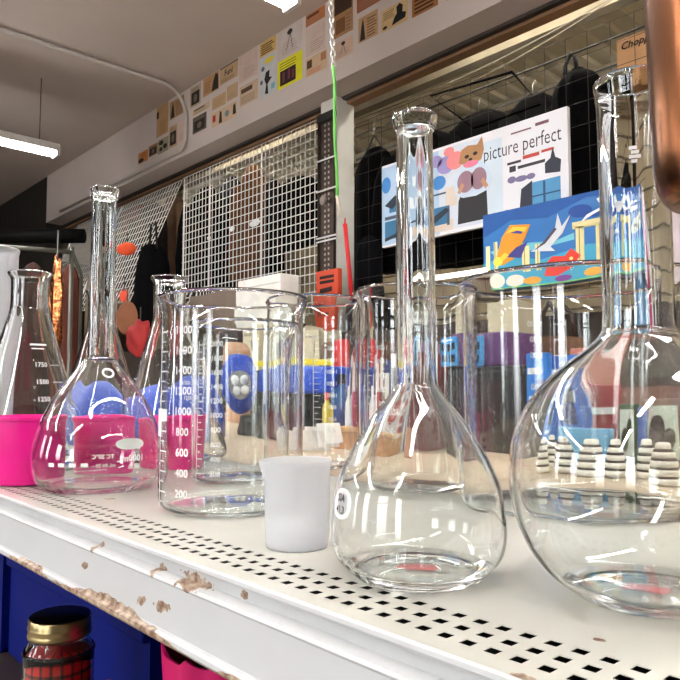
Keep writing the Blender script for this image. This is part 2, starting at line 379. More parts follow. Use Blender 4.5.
# ------------------------------------------------------------------ the white perforated shelf
YF, SD, SX0, SX1 = .2335, .36, -1.5, .62
YS = YF+SD
def shelf_paint(name, edge):
    m = bpy.data.materials.new(name); m.use_nodes = True; nt = m.node_tree; b = nt.nodes['Principled BSDF']
    b.inputs['Roughness'].default_value = .28 if not edge else .38
    base = lin((206,207,208) if edge else (203,201,191)); chip = lin((176,150,124))
    geo = nt.nodes.new('ShaderNodeNewGeometry')
    n = nt.nodes.new('ShaderNodeTexNoise'); n.inputs['Scale'].default_value = 14; n.inputs['Detail'].default_value = 6
    nt.links.new(geo.outputs['Position'], n.inputs['Vector'])
    r = nt.nodes.new('ShaderNodeValToRGB'); r.color_ramp.elements[0].position = .3; r.color_ramp.elements[1].position = .75
    r.color_ramp.elements[0].color = tuple(x*.93 for x in base)+(1,); r.color_ramp.elements[1].color = base+(1,)
    nt.links.new(n.outputs['Fac'], r.inputs['Fac'])
    def mth(op, a, bb=None):
        k = nt.nodes.new('ShaderNodeMath'); k.operation = op
        for i, v in enumerate((a, bb)):
            if v is None: continue
            if isinstance(v,(int,float)): k.inputs[i].default_value = v
            else: nt.links.new(v, k.inputs[i])
        return k.outputs[0]
    sep = nt.nodes.new('ShaderNodeSeparateXYZ'); nt.links.new(geo.outputs['Position'], sep.inputs[0])
    X, Y, Z = sep.outputs
    n2 = nt.nodes.new('ShaderNodeTexNoise'); n2.inputs['Scale'].default_value = 160; n2.inputs['Detail'].default_value = 5
    nt.links.new(geo.outputs['Position'], n2.inputs['Vector'])
    nz = mth('SUBTRACT', n2.outputs['Fac'], .5)
    masks = []
    if edge:
        spots = [(185,583,.020,.0050),(151,571,.0055,.0045),(163,606,.013,.004),(92,547,.004,.004),(232,598,.004,.003),(86,565,.006,.003),(143,600,.008,.004)]
        pts = [(ony(px,py,YF-.008),rx,rz) for px,py,rx,rz in spots]
    else:
        pts = [(onz(110,499,1.0),.008,.005),(onz(86,499,1.0),.004,.003),(onz(522,677,1.0),.008,.004),(onz(600,640,1.0),.003,.002)]
    for p, rx, rz in pts:
        dx = mth('DIVIDE', mth('SUBTRACT', X, p.x), rx)
        dz = mth('DIVIDE', mth('SUBTRACT', Z if edge else Y, p.z if edge else p.y), rz)
        d = mth('SQRT', mth('ADD', mth('MULTIPLY',dx,dx), mth('MULTIPLY',dz,dz)))
        masks.append(mth('LESS_THAN', mth('ADD', d, mth('MULTIPLY',nz,2.6)), .8))
    if edge:
        n3 = nt.nodes.new('ShaderNodeTexNoise'); n3.inputs['Scale'].default_value = 17; n3.inputs['Detail'].default_value = 3
        nt.links.new(geo.outputs['Position'], n3.inputs['Vector'])
        lo = mth('ADD', mth('SUBTRACT', Z, .9542), mth('MULTIPLY', nz, -.004))
        band = mth('LESS_THAN', mth('ADD', lo, mth('MULTIPLY', mth('SUBTRACT', n3.outputs['Fac'], .47), -.024)), .0)
        xr = mth('GREATER_THAN', X, -.70)
        masks.append(mth('MULTIPLY', band, xr))
    tot = masks[0]
    for k in masks[1:]: tot = mth('MAXIMUM', tot, k)
    mx = nt.nodes.new('ShaderNodeMix'); mx.data_type = 'RGBA'
    nt.links.new(tot, mx.inputs[0]); nt.links.new(r.outputs['Color'], mx.inputs[6])
    r2 = nt.nodes.new('ShaderNodeValToRGB'); r2.color_ramp.elements[0].color = lin((120,86,62))+(1,); r2.color_ramp.elements[1].color = lin((206,186,164))+(1,)
    r2.color_ramp.elements[0].position = .35; r2.color_ramp.elements[1].position = .65
    nt.links.new(n2.outputs['Fac'], r2.inputs['Fac']); nt.links.new(r2.outputs['Color'], mx.inputs[7])
    nt.links.new(mx.outputs[2], b.inputs['Base Color'])
    return m
SHT = shelf_paint('white_shelf_enamel',False); SHE = shelf_paint('chipped_shelf_edge',True)
sh = thing('metal_shelf',(-.45,YF+SD/2,.95),'white perforated metal shelf with chipped front edge holding the glassware','shelf')
mb = MB(); P = .0127; HW = .0031
def quad(x0,y0,x1,y1,z=1.0):
    mb.bm.faces.new([mb.bm.verts.new(v) for v in ((x0,y0,z),(x1,y0,z),(x1,y1,z),(x0,y1,z))])
rowsY = [.2500,.2633,.2766]; RH = .0133
ya = rowsY[0]-RH/2; yz = rowsY[-1]+RH/2
quad(SX0,YF,SX1,ya); quad(SX0,yz,SX1,YS)
nt_ = int((SX1-SX0)/P)
for ri, yc in enumerate(rowsY):
    xo = (-.3800 if ri != 1 else -.3808)
    k0 = math.ceil((SX0+P-xo)/P); k1 = math.floor((SX1-P-xo)/P)
    quad(SX0,yc-RH/2,xo+k0*P-P/2,yc+RH/2); quad(xo+k1*P+P/2,yc-RH/2,SX1,yc+RH/2)
    for k in range(k0,k1+1):
        x = xo+k*P
        a0,a1,b0,b1 = x-P/2,x+P/2,yc-RH/2,yc+RH/2
        quad(a0,b0,a1,yc-HW); quad(a0,yc+HW,a1,b1); quad(a0,yc-HW,x-HW,yc+HW); quad(x+HW,yc-HW,a1,yc+HW)
        c4 = [(x-HW,yc-HW),(x+HW,yc-HW),(x+HW,yc+HW),(x-HW,yc+HW)]
        for q in range(4):
            p, s_ = c4[q], c4[(q+1)%4]
            mb.bm.faces.new([mb.bm.verts.new(v) for v in ((p[0],p[1],1),(s_[0],s_[1],1),(s_[0],s_[1],.9996),(p[0],p[1],.9996))])
mb.build('shelf_top',SHT,sh,fixn=False)
MB().box(((SX0+SX1)/2,YS-.001,.985),(SX1-SX0,.002,.028)).box(((SX0+SX1)/2,(YF+YS)/2,.980),(SX1-SX0,SD-.006,.002)).build('shelf_pan',pmat('pan_slot_shade',(18,15,13),.9),sh)  # near-black sheet paints the shade seen through the slots
prof = [(0,0),(-.0012,.0008),(-.003,.0),(-.0034,-.002),(-.0028,-.0035),(.0030,-.0045),(.0030,-.0105),(-.0070,-.0128),(-.0082,-.0145),(-.0075,-.0160),
        (-.0105,-.043),(-.0112,-.0445),(-.014,-.0455),(-.0145,-.048),(-.013,-.0502),(-.010,-.0505),(-.006,-.0485),(-.002,-.046),(.001,-.02)]
mb = MB(); fr = lambda u,v,t: Vector((t, YF+u, 1.0+v)); mb.prism(prof,fr,SX0,SX1); mb.build('front_lip',SHE,sh)
# tan rear board behind the shelf, same level
tag(MB().box((-.75,YS+.004+.5,.985),(SX1-SX0+1.8,1.0,.03)).build('rear_counter_board',pmat('tan_board',(206,184,158),.5,var=.1,scale=5)),'tan counter board behind the white shelf, level with it','counter')
tag(MB().box((-.45,.7,.05),(2.1,.9,.1)).box((-.45,.62,.53),(2.1,.03,.85)).build('shelving_unit_base',M((46,44,46),.6)),'dark shelving base and back panel under the white shelf','shelving')
ls = thing('lower_shelf',(-.45,.42,.59),'dark lower shelf under the white shelf carrying jar and bins','shelf')
MB().box((-.45,.42,.605),(2.1,.36,.03)).build('shelf_board',M((52,36,32),.6),ls)

# ------------------------------------------------------------------ glassware builders
def px_seed(c): return c.x*37+c.y*11
def beaker(px, py, dtop, Rr, H, label, face=None, marks=None, spout=None, flare=.0048, t=.0021, base=None):
    c = onz(px,py,1.0) if base is None else base
    ob = thing('glass_beaker',c,label,'beaker','large glass beakers')
    cr = .014
    o = [(0,.0012),(Rr-cr-.004,.0012),(Rr-cr,0)]
    for k in range(1,7): a = k/6*PI/2; o.append((Rr-cr+cr*math.sin(a), cr-cr*math.cos(a)))
    for k in range(1,9): o.append((Rr,cr+(H-.02-cr)*k/8))
    o += [(Rr+flare*.12,H-.015),(Rr+flare*.4,H-.009),(Rr+flare*.8,H-.004),(Rr+flare,H-.0015)]
    pr = shell(o,t,.003)
    fn = None
    if spout is not None:
        def fn(r,z,a):
            if z < H-.035 or r < Rr*.5: return r
            d = (a-spout+PI)%(2*PI)-PI
            k = max(0,(z-(H-.035))/.035)
            return r+.010*k*k*math.exp(-(d/.22)**2)-.002*k*math.exp(-((abs(d)-.42)/.16)**2)
    MB().lathe(pr,c,n=96,fn=fn,wav=(len(o),.00012,px_seed(c))).build('glass_body',GLASS,ob,True)
    mb = MB(); rim = Rr+flare
    mk = (marks or [])
    if mk:
        m = MB()
        for (ang, nums, z0, dz, size, side, line) in mk:
            r = Rr+.0003; tw = size/r
            for q, nm in enumerate(nums):
                z = z0-q*dz
                m.text(nm,size,wrap(c,r,ang,z))
                s0 = ang+side*tw*2.3; s1 = ang+side*tw*3.6
                ringband(m,c,r,s0,s1,z-.0005,z+.0005)
                ringband(m,c,r,ang+side*tw*2.7,ang+side*tw*3.5,z-dz/2-.0004,z-dz/2+.0004)
            if line:
                zt, zb = z0+dz*.3, z0-dz*(len(nums)-.2)
                ringband(m,c,r,ang+side*tw*3.6,ang+side*tw*3.75,zb,zt)
            if line == 'patch':
                ringband(m,c,r,ang-tw*6.2,ang-tw*3.4,z0-dz*5.3,z0-dz*3.9)
                ringband(m,c,r,ang-tw*3.4,ang-tw*2.2,z0-dz*4.5,z0-dz*3.9)
        m.build('graduations',ENAMEL,ob,fixn=False)
    return ob, c
def facing(c): return math.atan2(-c.y,-c.x)
N20 = ['2000','1800','1600','1400','1200','1000','800','600','400','200']
# A: the front beaker
c = onz(231,507,1.0); fa = facing(c); d = dep(c)
RA = 71.5*d/FPX-.001; HA = ond(231,298,d).z-1
zA = lambda y,dd=d: ond(200,y,dd).z-1
beaker(0,0,0,RA,HA,'large glass beaker nearest the pink tubs, white scale facing the viewer, second from left',base=c,spout=fa-2.5,
       marks=[(fa-math.asin(45/71),N20[1:],zA(331,d-RA*.75),zA(331,d-RA*.75)-zA(351,d-RA*.75),.0098,-1,'patch')])
# B behind it
c = onz(243,475,1.0)
c = Vector((R[0]*-.1209+F[0]*.86, R[1]*-.1209+F[1]*.86,1.0)); fa = facing(c)
beaker(0,0,0,.065,.192,'glass beaker standing directly behind the front beaker at left',base=c,spout=fa+1.5,
       marks=[(fa-.50,N20,.162,.0166,.0085,-1,True)])
c = Vector((R[0]*-.036+F[0]*1.0, R[1]*-.036+F[1]*1.0,1.0)); fa = facing(c)
beaker(0,0,0,.064,.240,'tall glass beaker farthest back between front beaker and middle flask',base=c,spout=fa-2,
       marks=[(fa+PI-.45,N20[:9],.190,.0180,.0088,1,True)])
c = Vector((R[0]*.086+F[0]*.79, R[1]*.086+F[1]*.79,1.0)); fa = facing(c)
beaker(0,0,0,.063,.224,'glass beaker right behind the neck of the middle flask',base=c,spout=fa-1.9,
       marks=[(fa+PI+.7,N20[2:9],.160,.0170,.0085,1,True)])
c = Vector((R[0]*.226+F[0]*.66, R[1]*.226+F[1]*.66,1.0)); fa = facing(c)
beaker(0,0,0,.106,.214,'widest glass beaker, behind the big round flask at right',base=c,spout=fa+1.2,flare=.005,t=.0023,
       marks=[(fa+PI+.42,['1000','800','600','400','200'],.182,.0175,.0095,-1,True)])

def flask_from_outline(name, base, pts, rb, label, rimpts, t=.0016, foot=None, n=96):
    """pts: (image y, half width in px) of the silhouette, bottom to top"""
    d = dep(base)
    ob = thing(name,base,label,'flask','volumetric flasks')
    o = [(0,.0045),(rb*.55,.004),(rb*.85,.0012),(rb,.0)]
    o += foot or []
    for y, w in pts: o.append((w*d/FPX, ond(340,y,d).z-1))
    for y, w in rimpts: o.append((w*d/FPX, ond(340,y,d).z-1))
    prof = [o[0],o[1]]+smoothprof(o[1:],5)[1:]
    MB().lathe(shell(prof,t,.0028),base,n=n,wav=(len(prof),.00013,px_seed(base))).build('glass_body',GLASS,ob,True)
    return ob, prof, d
def rad_at(prof):
    def fn(z):
        for (r0,z0),(r1,z1) in zip(prof[6:],prof[7:]):
            if z0 <= z <= z1 and z1 > z0: return r0+(r1-r0)*(z-z0)/(z1-z0)+.0004
        return prof[-1][0]
    return fn
# middle flask
cm = onz(418,576,1.0); dm = dep(cm)
mid, pm, _ = flask_from_outline('volumetric_flask',cm,[(553,81),(532,85.6),(505,83.5),(482,79.5),(459,70),(436,57),(417,45),(400,31.5),(388,23),(378,20),(330,20),(240,19.5),(140,18.2)],58*dm/FPX,
    'clear long-necked glass flask in the middle with a small handwritten label',[(131,18.8),(126,21.8),(120,23.5),(117,23)],foot=[(70*dm/FPX,.0055)])
fm = rad_at(pm); fa = facing(cm)
m = MB(); ang = fa-1.02; zl_ = ond(342,503,dm-.02).z-1
n_ = 14
def oval(m, c, r, ang, z, ra, rz, n=16):
    vs = []
    for k in range(n):
        a = 2*PI*k/n; zz = z+rz*math.sin(a); x = ra*(abs(math.cos(a))**.8)*(1 if math.cos(a) > 0 else -1)
        rr = r(zz) if callable(r) else r
        vs.append(m.bm.verts.new(Vector(c)+Vector((rr*math.cos(ang+x/rr), rr*math.sin(ang+x/rr), zz))))
    m.bm.faces.new(vs)
oval(m,cm,fm,ang,zl_,.0105,.0085); lb_ = m.build('paper_label',pmat('paper_white',(248,248,248),.6,var=.01),mid,fixn=False)
m = MB(); m.text('SIA',.006,wrap(cm,lambda z: fm(z)+.0004,ang,zl_+.003)); m.text('41.3',.0058,wrap(cm,lambda z: fm(z)+.0004,ang,zl_-.0035)); m.build('label_writing',INK,lb_,fixn=False)
ST = pmat('pink_price_sticker',(226,120,124),.6,var=.1)
def sticker(ob, c, z=.0022, s=.011, rz=.5):
    mb = MB(); mb.box(c+Vector((0,0,z)),(s*2.2,s*1.5,.0004),rz=rz); mb.box(c+Vector((.002,-.002,z+.0004)),(s*1.2,s*.7,.0004),rz=rz)
    mb.build('price_sticker',ST,ob)
sticker(mid,cm)
# right flask
cr_ = onz(647,598,1.0); dr = dep(cr_)
rf, prr, _ = flask_from_outline('volumetric_flask',cr_,[(572,97),(545,115),(510,126.5),(475,129.5),(440,125.5),(410,113.5),(385,95.5),(365,74),(352,56),(342,44),(334,37.5),(320,34.2),(240,33.8),(150,33.8)],62*dr/FPX,
    'biggest round glass flask at the right edge with a wide neck',[(108,34.5),(97,35.5),(88,37),(82,37)],t=.0019,foot=[(80*dr/FPX,.0060)])
sticker(rf,cr_,s=.010,rz=.2)
fr_ = rad_at(prr); fa = facing(cr_)
m = MB(); zz = ond(640,160,dr).z-1
for k in range(4): ringband(m,cr_,fr_,fa-.12+.06*(k%2),fa+.10+.05*(k%3),zz-k*.0024,zz-k*.0024+.0019)
m.build('frosted_mark',ENAMEL,rf,fixn=False)
# left flask
cl_ = onz(97.5,488,1.0); dl = dep(cl_)
lf, pl, _ = flask_from_outline('volumetric_flask',cl_,[(477,58.5),(465,61.5),(450,62),(435,59),(423,55.5),(411,50),(400,44.5),(388,37),(377,29),(368,21.5),(360,16),(352,13),(300,12.4),(205,12)],44*dl/FPX,
    'clear long-necked glass flask at the left in front of the pink tubs',[(199,12.3),(194,13),(190,14.2)],t=.0018,foot=[(52*dl/FPX,.0050)])
fl_ = rad_at(pl); fa = facing(cl_)
m = MB(); zq = ond(127,444,dl-.05).z-1; an0 = fa+math.asin(29/62)
def rwrap(a0, z):          # the print reads reversed in the photograph
    return lambda x, y: Vector(cl_)+Vector((fl_(z+y)*math.cos(a0-x/fl_(z+y)), fl_(z+y)*math.sin(a0-x/fl_(z+y)), z+y))
oval(m,cl_,fl_,an0,zq,.0165,.0058)
m.text('1000mL',.0095,rwrap(an0,zq-.0150)); m.text('TC 20°C',.0060,rwrap(an0-.42,zq-.012)); m.text('±0.30',.0058,rwrap(an0+.05,zq-.024)); m.text('mL IN 20',.0050,rwrap(an0-.38,zq-.021))
for k in range(4): ringband(m,cl_,fl_,fa-.75+k*.17,fa-.65+k*.17,.0305,.0345)
m.build('white_markings',ENAMEL,lf,fixn=False)
m = MB(); zo = ond(105,373,dl-.02).z-1
for k in range(20):
    a0 = 2*PI*k/20; a1 = 2*PI*(k+1)/20; q = []
    for (a,rr) in ((a0,.0045),(a1,.0045),(a1,.0068),(a0,.0068)):
        z = zo+rr*math.sin(a)*.8; rad = fl_(z); an = fa+.28+rr*math.cos(a)/rad
        q.append(m.bm.verts.new(cl_+Vector((rad*math.cos(an),rad*math.sin(an),z))))
    m.bm.faces.new(q)
m.build('stopper_size_mark',ENAMEL,lf,fixn=False)

# Erlenmeyer flasks
def erlenmeyer(lat, d, H, label, nums=None, sc=1):
    c = Vector((R[0]*lat+F[0]*d, R[1]*lat+F[1]*d,1.0))
    ob = thing('conical_flask',c,label,'flask','conical flasks in the back row')
    o = [(0,.0015),(.066*sc,.0015),(.072*sc,0),(.079*sc,.0035),(.0825*sc,.010),(.0815*sc,.02),(.074*sc,.048),(.060*sc,.098),(.044*sc,.152),(.031*sc,.196),(.0262*sc,.214),(.0245*sc,.228),(.0245*sc,H-.016),(.0252*sc,H-.010),(.0285*sc,H-.005),(.0292*sc,H-.002)]
    pr = [o[0],o[1]]+smoothprof(o[1:],4)[1:]
    MB().lathe(shell(pr,.002,.003),c,n=72,wav=(len(pr),.00014,px_seed(c))).build('glass_body',GLASS,ob,True)
    if nums:
        m = MB(); fa = facing(c); f_ = rad_at(pr)
        for k, nm in enumerate(nums):
            z = .142-k*.0228
            m.text(nm,.0085,wrap(c,f_,fa+.35,z)); ringband(m,c,f_,fa+.62,fa+.95,z-.0004,z+.0004)
        ringband(m,c,f_,fa+.05,fa+.60,.168,.1705); ringband(m,c,f_,fa+.1,fa+.5,.163,.1645)
        m.build('graduations',ENAMEL,ob,fixn=False)
erlenmeyer(-.430,.95,.272,'conical glass flask at the left edge behind the first pink tub',['1750','1500','1250','1000'])
erlenmeyer(-.4226,1.22,.285,'conical glass flask farthest back, behind the neck of the left flask')
erlenmeyer(-.274,1.10,.290,'conical glass flask beside the front beaker, behind the third pink tub',['1750','1500','1250','1000'])

# pink tubs
PINK = pmat('pink_plastic',(236,24,140),.35,var=.06,scale=20)
def tub(lat, d, label):
    c = Vector((R[0]*lat+F[0]*d, R[1]*lat+F[1]*d,1.0))
    Ht = CZ-1 - 27.5*(d-.038)/FPX
    o = [(0,.001),(.035,.001),(.0372,.002),(.0385,.006),(.040,Ht-.006),(.0412,Ht-.005),(.0414,Ht-.001)]
    tag(MB().lathe(shell(o,.0018,.003),c,n=64).build('plastic_tub',PINK,None,True,ang=40),label,'tub','pink plastic tubs in a row')
tub(-.366,.82,'bright pink plastic tub at the left edge of the shelf')
tub(-.300,.89,'bright pink plastic tub seen through the bulb of the left flask')
tub(-.2325,.975,'bright pink plastic tub seen through the left side of the front beaker')

# frosted plastic cylinder far left and the small plastic beaker
c = Vector((R[0]*-.555+F[0]*1.1, R[1]*-.555+F[1]*1.1,1.0))
o = [(0,.001),(.046,.001),(.046,.006),(.034,.012),(.0335,.02),(.034,.325),(.036,.334)]
tag(MB().lathe(shell(o,.003,.004),c,n=48).build('plastic_cylinder',FROST,None,True,ang=40),'tall white frosted plastic cylinder cut by the left edge','measuring cylinder')
c = onz(297,546,1.0); ds = dep(c)
hz = ond(297,459,ds).z-1
o = [(0,.0012),(.020,.0012),(.0212,.0),(.0218,.0015),(.0222,.005)]
o += [(.0222+(.0236-.0222)*k/5,.005+(hz-.009)*k/5) for k in range(1,6)]
o += [(.0246,hz-.001)]
sbk = thing('plastic_beaker',c,'small frosted white plastic beaker in front of the glass beakers','beaker')
spa = facing(c)-1.2
MB().lathe(shell(o,.0012,.0015),c,n=64,fn=lambda r,z,a: r+(.004*math.exp(-(((a-spa+PI)%(2*PI)-PI)/.3)**2) if z > hz-.006 and r > .018 else 0)).build('plastic_body',FROST,sbk,True)
m = MB()
for k in range(5): ringband(m,c,.0229+.00022*k,facing(c)-.25,facing(c)+.25,.012+k*.0095,.0126+k*.0095)
m.build('graduations',ENAMEL,sbk,fixn=False)

# ------------------------------------------------------------------ copper vessel at the upper right
COP = pmat('polished_copper',(120,78,52),.24,metal=1,var=.14,scale=12,bump=.06,bscale=9)
dc = .30
c = ond(727,205,dc); rc = 70*dc/FPX
cp = thing('hanging_copper_vessel',c,'polished copper vessel hanging at the upper right edge','vessel')
o = [(0,0),(rc*.62,.0),(rc*.80,.0025),(rc*.905,.008),(rc*.955,.0165),(rc*.975,.028),(rc*.99,.05),(rc,.075),(rc*1.02,.11),(rc*1.03,.16),(rc*1.06,.175)]
MB().lathe(shell(smoothprof(o,4),.0012,.0015),c,n=72).build('body',COP,cp,True)
hp = [c+Vector((rc*1.0*math.cos(a)*R[0],rc*math.cos(a)*R[1],.170+.07*math.sin(a))) for a in [PI*k/16 for k in range(17)]]
MB().tube(hp,.002,8).build('bail_handle',COP,cp,True)
MB().cyl(c+Vector((0,0,.239)),(c.x,c.y,ZC),.0012,n=6).build('cord',M((40,36,34),.8),cp)

# ------------------------------------------------------------------ under the shelf: jar, bins, basket, cloth
BLUE = pmat('blue_bin_plastic',(6,24,112),.6,var=.1,scale=6,spec=.15)
def bin_(x0,x1,y0,z0,z1,label):
    t = thing('storage_bin',((x0+x1)/2,y0+.08,z0),label,'bin','blue storage bins under the shelf')
    cx = (x0+x1)/2; w = x1-x0
    mb = MB()
    mb.box((cx,y0+.003,(z0+z1)/2),(w,.006,z1-z0)).box((cx,y0+.157,(z0+z1)/2),(w,.006,z1-z0)).box((cx,y0+.08,z0+.003),(w,.15,.006))
    for x in (x0+.003,x1-.003): mb.box((x,y0+.08,(z0+z1)/2),(.006,.15,z1-z0))
    mb.build('bin_body',BLUE,t)
    MB().box((cx,y0-.004,z1-.012),(w-.004,.012,.018),bev=.003).build('rim',BLUE,t)
yb_ = .44
xa = ony(-60,640,yb_).x; xb = ony(8,640,yb_).x; xc_ = ony(150,660,yb_).x
bin_(xa,xb-.003,yb_-.012,.621,.94,'tall blue bin at the lower left corner')
bin_(xb+.003,xc_,yb_,.621,.803,'blue bin behind the jar, lower of the stack')
bin_(xb+.003,xc_,yb_,.805,.94,'blue bin behind the jar, upper of the stack')
jc = Vector((R[0]*-.336+F[0]*.85, R[1]*-.336+F[1]*.85,.621))
jr = thing('glass_jar',jc,'glass jar with metal lid and red plaid filling under the shelf','jar')
o = [(0,.001),(.034,.001),(.038,.004),(.040,.010),(.040,.166),(.0385,.179),(.034,.190),(.0325,.195),(.0325,.214)]
MB().lathe(shell(smoothprof(o,4),.0022,.004),jc,n=64).build('glass_body',GLASS,jr,True)
def plaid():
    m = bpy.data.materials.new('red_plaid'); m.use_nodes = True; nt = m.node_tree; b = nt.nodes['Principled BSDF']; b.inputs['Roughness'].default_value = .9
    tc = nt.nodes.new('ShaderNodeTexCoord'); sp = nt.nodes.new('ShaderNodeSeparateXYZ'); nt.links.new(tc.outputs['Object'],sp.inputs[0])
    def mth(op,a,bb=None):
        k = nt.nodes.new('ShaderNodeMath'); k.operation = op
        for i,v in enumerate((a,bb)):
            if v is None: continue
            if isinstance(v,(int,float)): k.inputs[i].default_value = v
            else: nt.links.new(v,k.inputs[i])
        return k.outputs[0]
    an = mth('ARCTAN2',sp.outputs[1],sp.outputs[0])
    s1 = mth('LESS_THAN',mth('FRACT',mth('MULTIPLY',an,3.2)),.28); s2 = mth('LESS_THAN',mth('FRACT',mth('MULTIPLY',sp.outputs[2],70)),.28)
    mk = mth('MULTIPLY',mth('ADD',s1,s2),.5)
    r = nt.nodes.new('ShaderNodeValToRGB'); r.color_ramp.elements[0].color = lin((214,26,24))+(1,); r.color_ramp.elements[1].color = lin((24,10,14))+(1,)
    e = r.color_ramp.elements.new(.5); e.color = lin((110,16,18))+(1,)
    nt.links.new(mk,r.inputs[0]); nt.links.new(r.outputs[0],b.inputs['Base Color']); return m
MB().lathe([(0,.0055),(.036,.0055),(.0372,.012),(.0372,.172),(.036,.1765),(.030,.180),(0,.182)],jc,n=48).build('plaid_filling',plaid(),jr,True,ang=50)
GOLD = pmat('brass_lid_metal',(196,176,128),.3,metal=1,var=.1)
lid = MB().lathe([(.0335,.196),(.0354,.1955),(.0362,.1985),(.0354,.2010),(.0350,.2035),(.0360,.2065),(.0360,.2085),(.0350,.2110),(.0355,.2165),(.0345,.2180),(.030,.2183)],jc,n=64).build('lid_band',GOLD,jr,True)
MB().lathe([(0,.2198),(.0335,.2196),(.0345,.2190),(.0345,.2176),(0,.2166)],jc,n=64).build('lid_disc',M((44,44,46),.35,metal=1),jr,True,ang=40)
# magenta basket with black contents
bc = ond(230,690,.80); bc = Vector((bc.x,bc.y,.621)); bt = ond(222,655,.76).z
t = thing('plastic_basket',bc,'magenta scalloped plastic basket under the shelf','basket')
MAG = pmat('magenta_plastic',(226,24,110),.4,var=.08)
hb = bt-.621
mb = MB(); prev = None; nn = 96
for k in range(nn+1):
    a = 2*PI*k/nn
    zt = hb-.010*abs(math.sin(a*6)); rr = .060+.003*math.cos(a*12)
    pt = lambda r,z: bc+Vector((r*1.25*math.cos(a)*R[0]-r*math.sin(a)*F[0], r*1.25*math.cos(a)*R[1]-r*math.sin(a)*F[1], z))
    q = [mb.bm.verts.new(pt(.05,.001)),mb.bm.verts.new(pt(rr,zt)),mb.bm.verts.new(pt(rr-.003,zt)),mb.bm.verts.new(pt(.047,.004))]
    if prev:
        for j in range(4): mb.bm.faces.new((prev[j],q[j],q[(j+1)%4],prev[(j+1)%4]))
    prev = q
mb.build('basket_wall',MAG,t,True,ang=60)
tag(MB().ell(bc+Vector((0,0,hb*.62)),(.085,.075,hb*1.0),amp=.4,fr=9).build('black_cloth',M((20,18,22),.9),None,True),'black cloth bundled in the magenta basket','cloth')
rc0 = ond(116,690,.79)
tag(MB().ell((rc0.x,rc0.y,.621+.075),(.10,.06,.15),rz=0,amp=.4,fr=8,u=48,v=32).build('red_cloth',pmat('maroon_cloth',(120,24,30),.95,var=.3,scale=30,bump=.5),None,True),'dark red cloth heaped beside the jar','cloth')

# ------------------------------------------------------------------ post with steel channel
pp = thing('support_column',(-2.62,2.5,0),'grey square post with dark perforated steel channel between the wire panels','post')
YP = 2.44
xl = ony(318,200,YP).x; xm = ony(334,200,YP).x
ysd = (ray(354,200)*(xm/ray(354,200).x)).y
MB().box(((xl+xm)/2+.0,(YP+.02+ysd)/2,ZB/2-.004),(xm-xl,ysd-YP-.02,ZB-.01)).build('post',pmat('pale_post_paint',(216,216,210),.6,var=.1,scale=4),pp)
mb = MB(); cx = (xl+xm)/2; wz = xm-xl
mb.box((cx,YP+.012,1.3),(wz,.004,2.6)).box((xl+.002,YP+.004,1.3),(.004,.016,2.6)).box((xm-.002,YP+.004,1.3),(.004,.016,2.6))
ch = mb.build('steel_channel',pmat('dark_steel',(66,54,48),.5,metal=.5,var=.2,scale=14),pp)
mb = MB()
for k in range(34):
    z = 1.6+k*.03
    for x in (cx-.018,cx+.012): mb.box((x,YP+.0095,z),(.012,.002,.014))
mb.build('slots',M((150,140,130),.7),ch)
for z in (2.36,2.19,1.93,1.91):
    MB().box((cx+.01,YP-.006,z),(wz+.035,.006,.008)).build('tie_wire',M((200,200,198),.4),pp)
MB().box(((xl+xm)/2,YP+.004,2.60),(xm-xl+.012,.03,.05),bev=.01).build('black_wrap',M((28,28,30),.7),pp)
MB().ell((cx,YP-.02,2.13),(.045,.03,.055),amp=.2).build('knob',M((150,140,134),.5),pp,True)
# orange-red sign box hung on the post
a = ony(316,272,YP-.05); b = ony(338,330,YP-.05)
t = thing('hanging_sign_card',((a.x+b.x)/2,YP-.05,b.z),'orange-red card sign hung on the dark post behind the beakers','sign')
MB().box(((a.x+b.x)/2,YP-.035,(a.z+b.z)/2),(b.x-a.x,.03,a.z-b.z),bev=.003).build('card',M((204,74,44),.6),t)
def frs(u,v,t_): return Vector((a.x+u*(b.x-a.x), YP-.0505-t_, b.z+v*(a.z-b.z)))
mb = MB()
for v in (.78,.86): mb.prism([(.18,v),(.82,v),(.82,v+.05),(.18,v+.05)],frs,0,.001)
mb.prism([(.18,.62),(.74,.64),(.74,.72),(.18,.70)],frs,0,.001)
for q_ in ([(.2,.28),(.27,.28),(.27,.5),(.2,.5)],[(.27,.37),(.42,.5),(.47,.5),(.33,.38)],[(.27,.41),(.41,.28),(.47,.28),(.33,.41)],[(.56,.3),(.78,.3),(.78,.36),(.56,.36)]): mb.prism(q_,frs,0,.001)
mb.build('lettering',M((40,20,20),.8),t)
# red rod
r0 = ony(345,224,YP-.1); r1 = ony(352,300,YP-.1)
tag(MB().tube([r0,(r0+r1)/2,r1],.011,8).cyl(r0,r0+Vector((0,0,.03)),.004,n=6).build('hanging_red_tube',M((206,30,40),.4),None,True),'thin red tube hanging beside the grey post','tube')

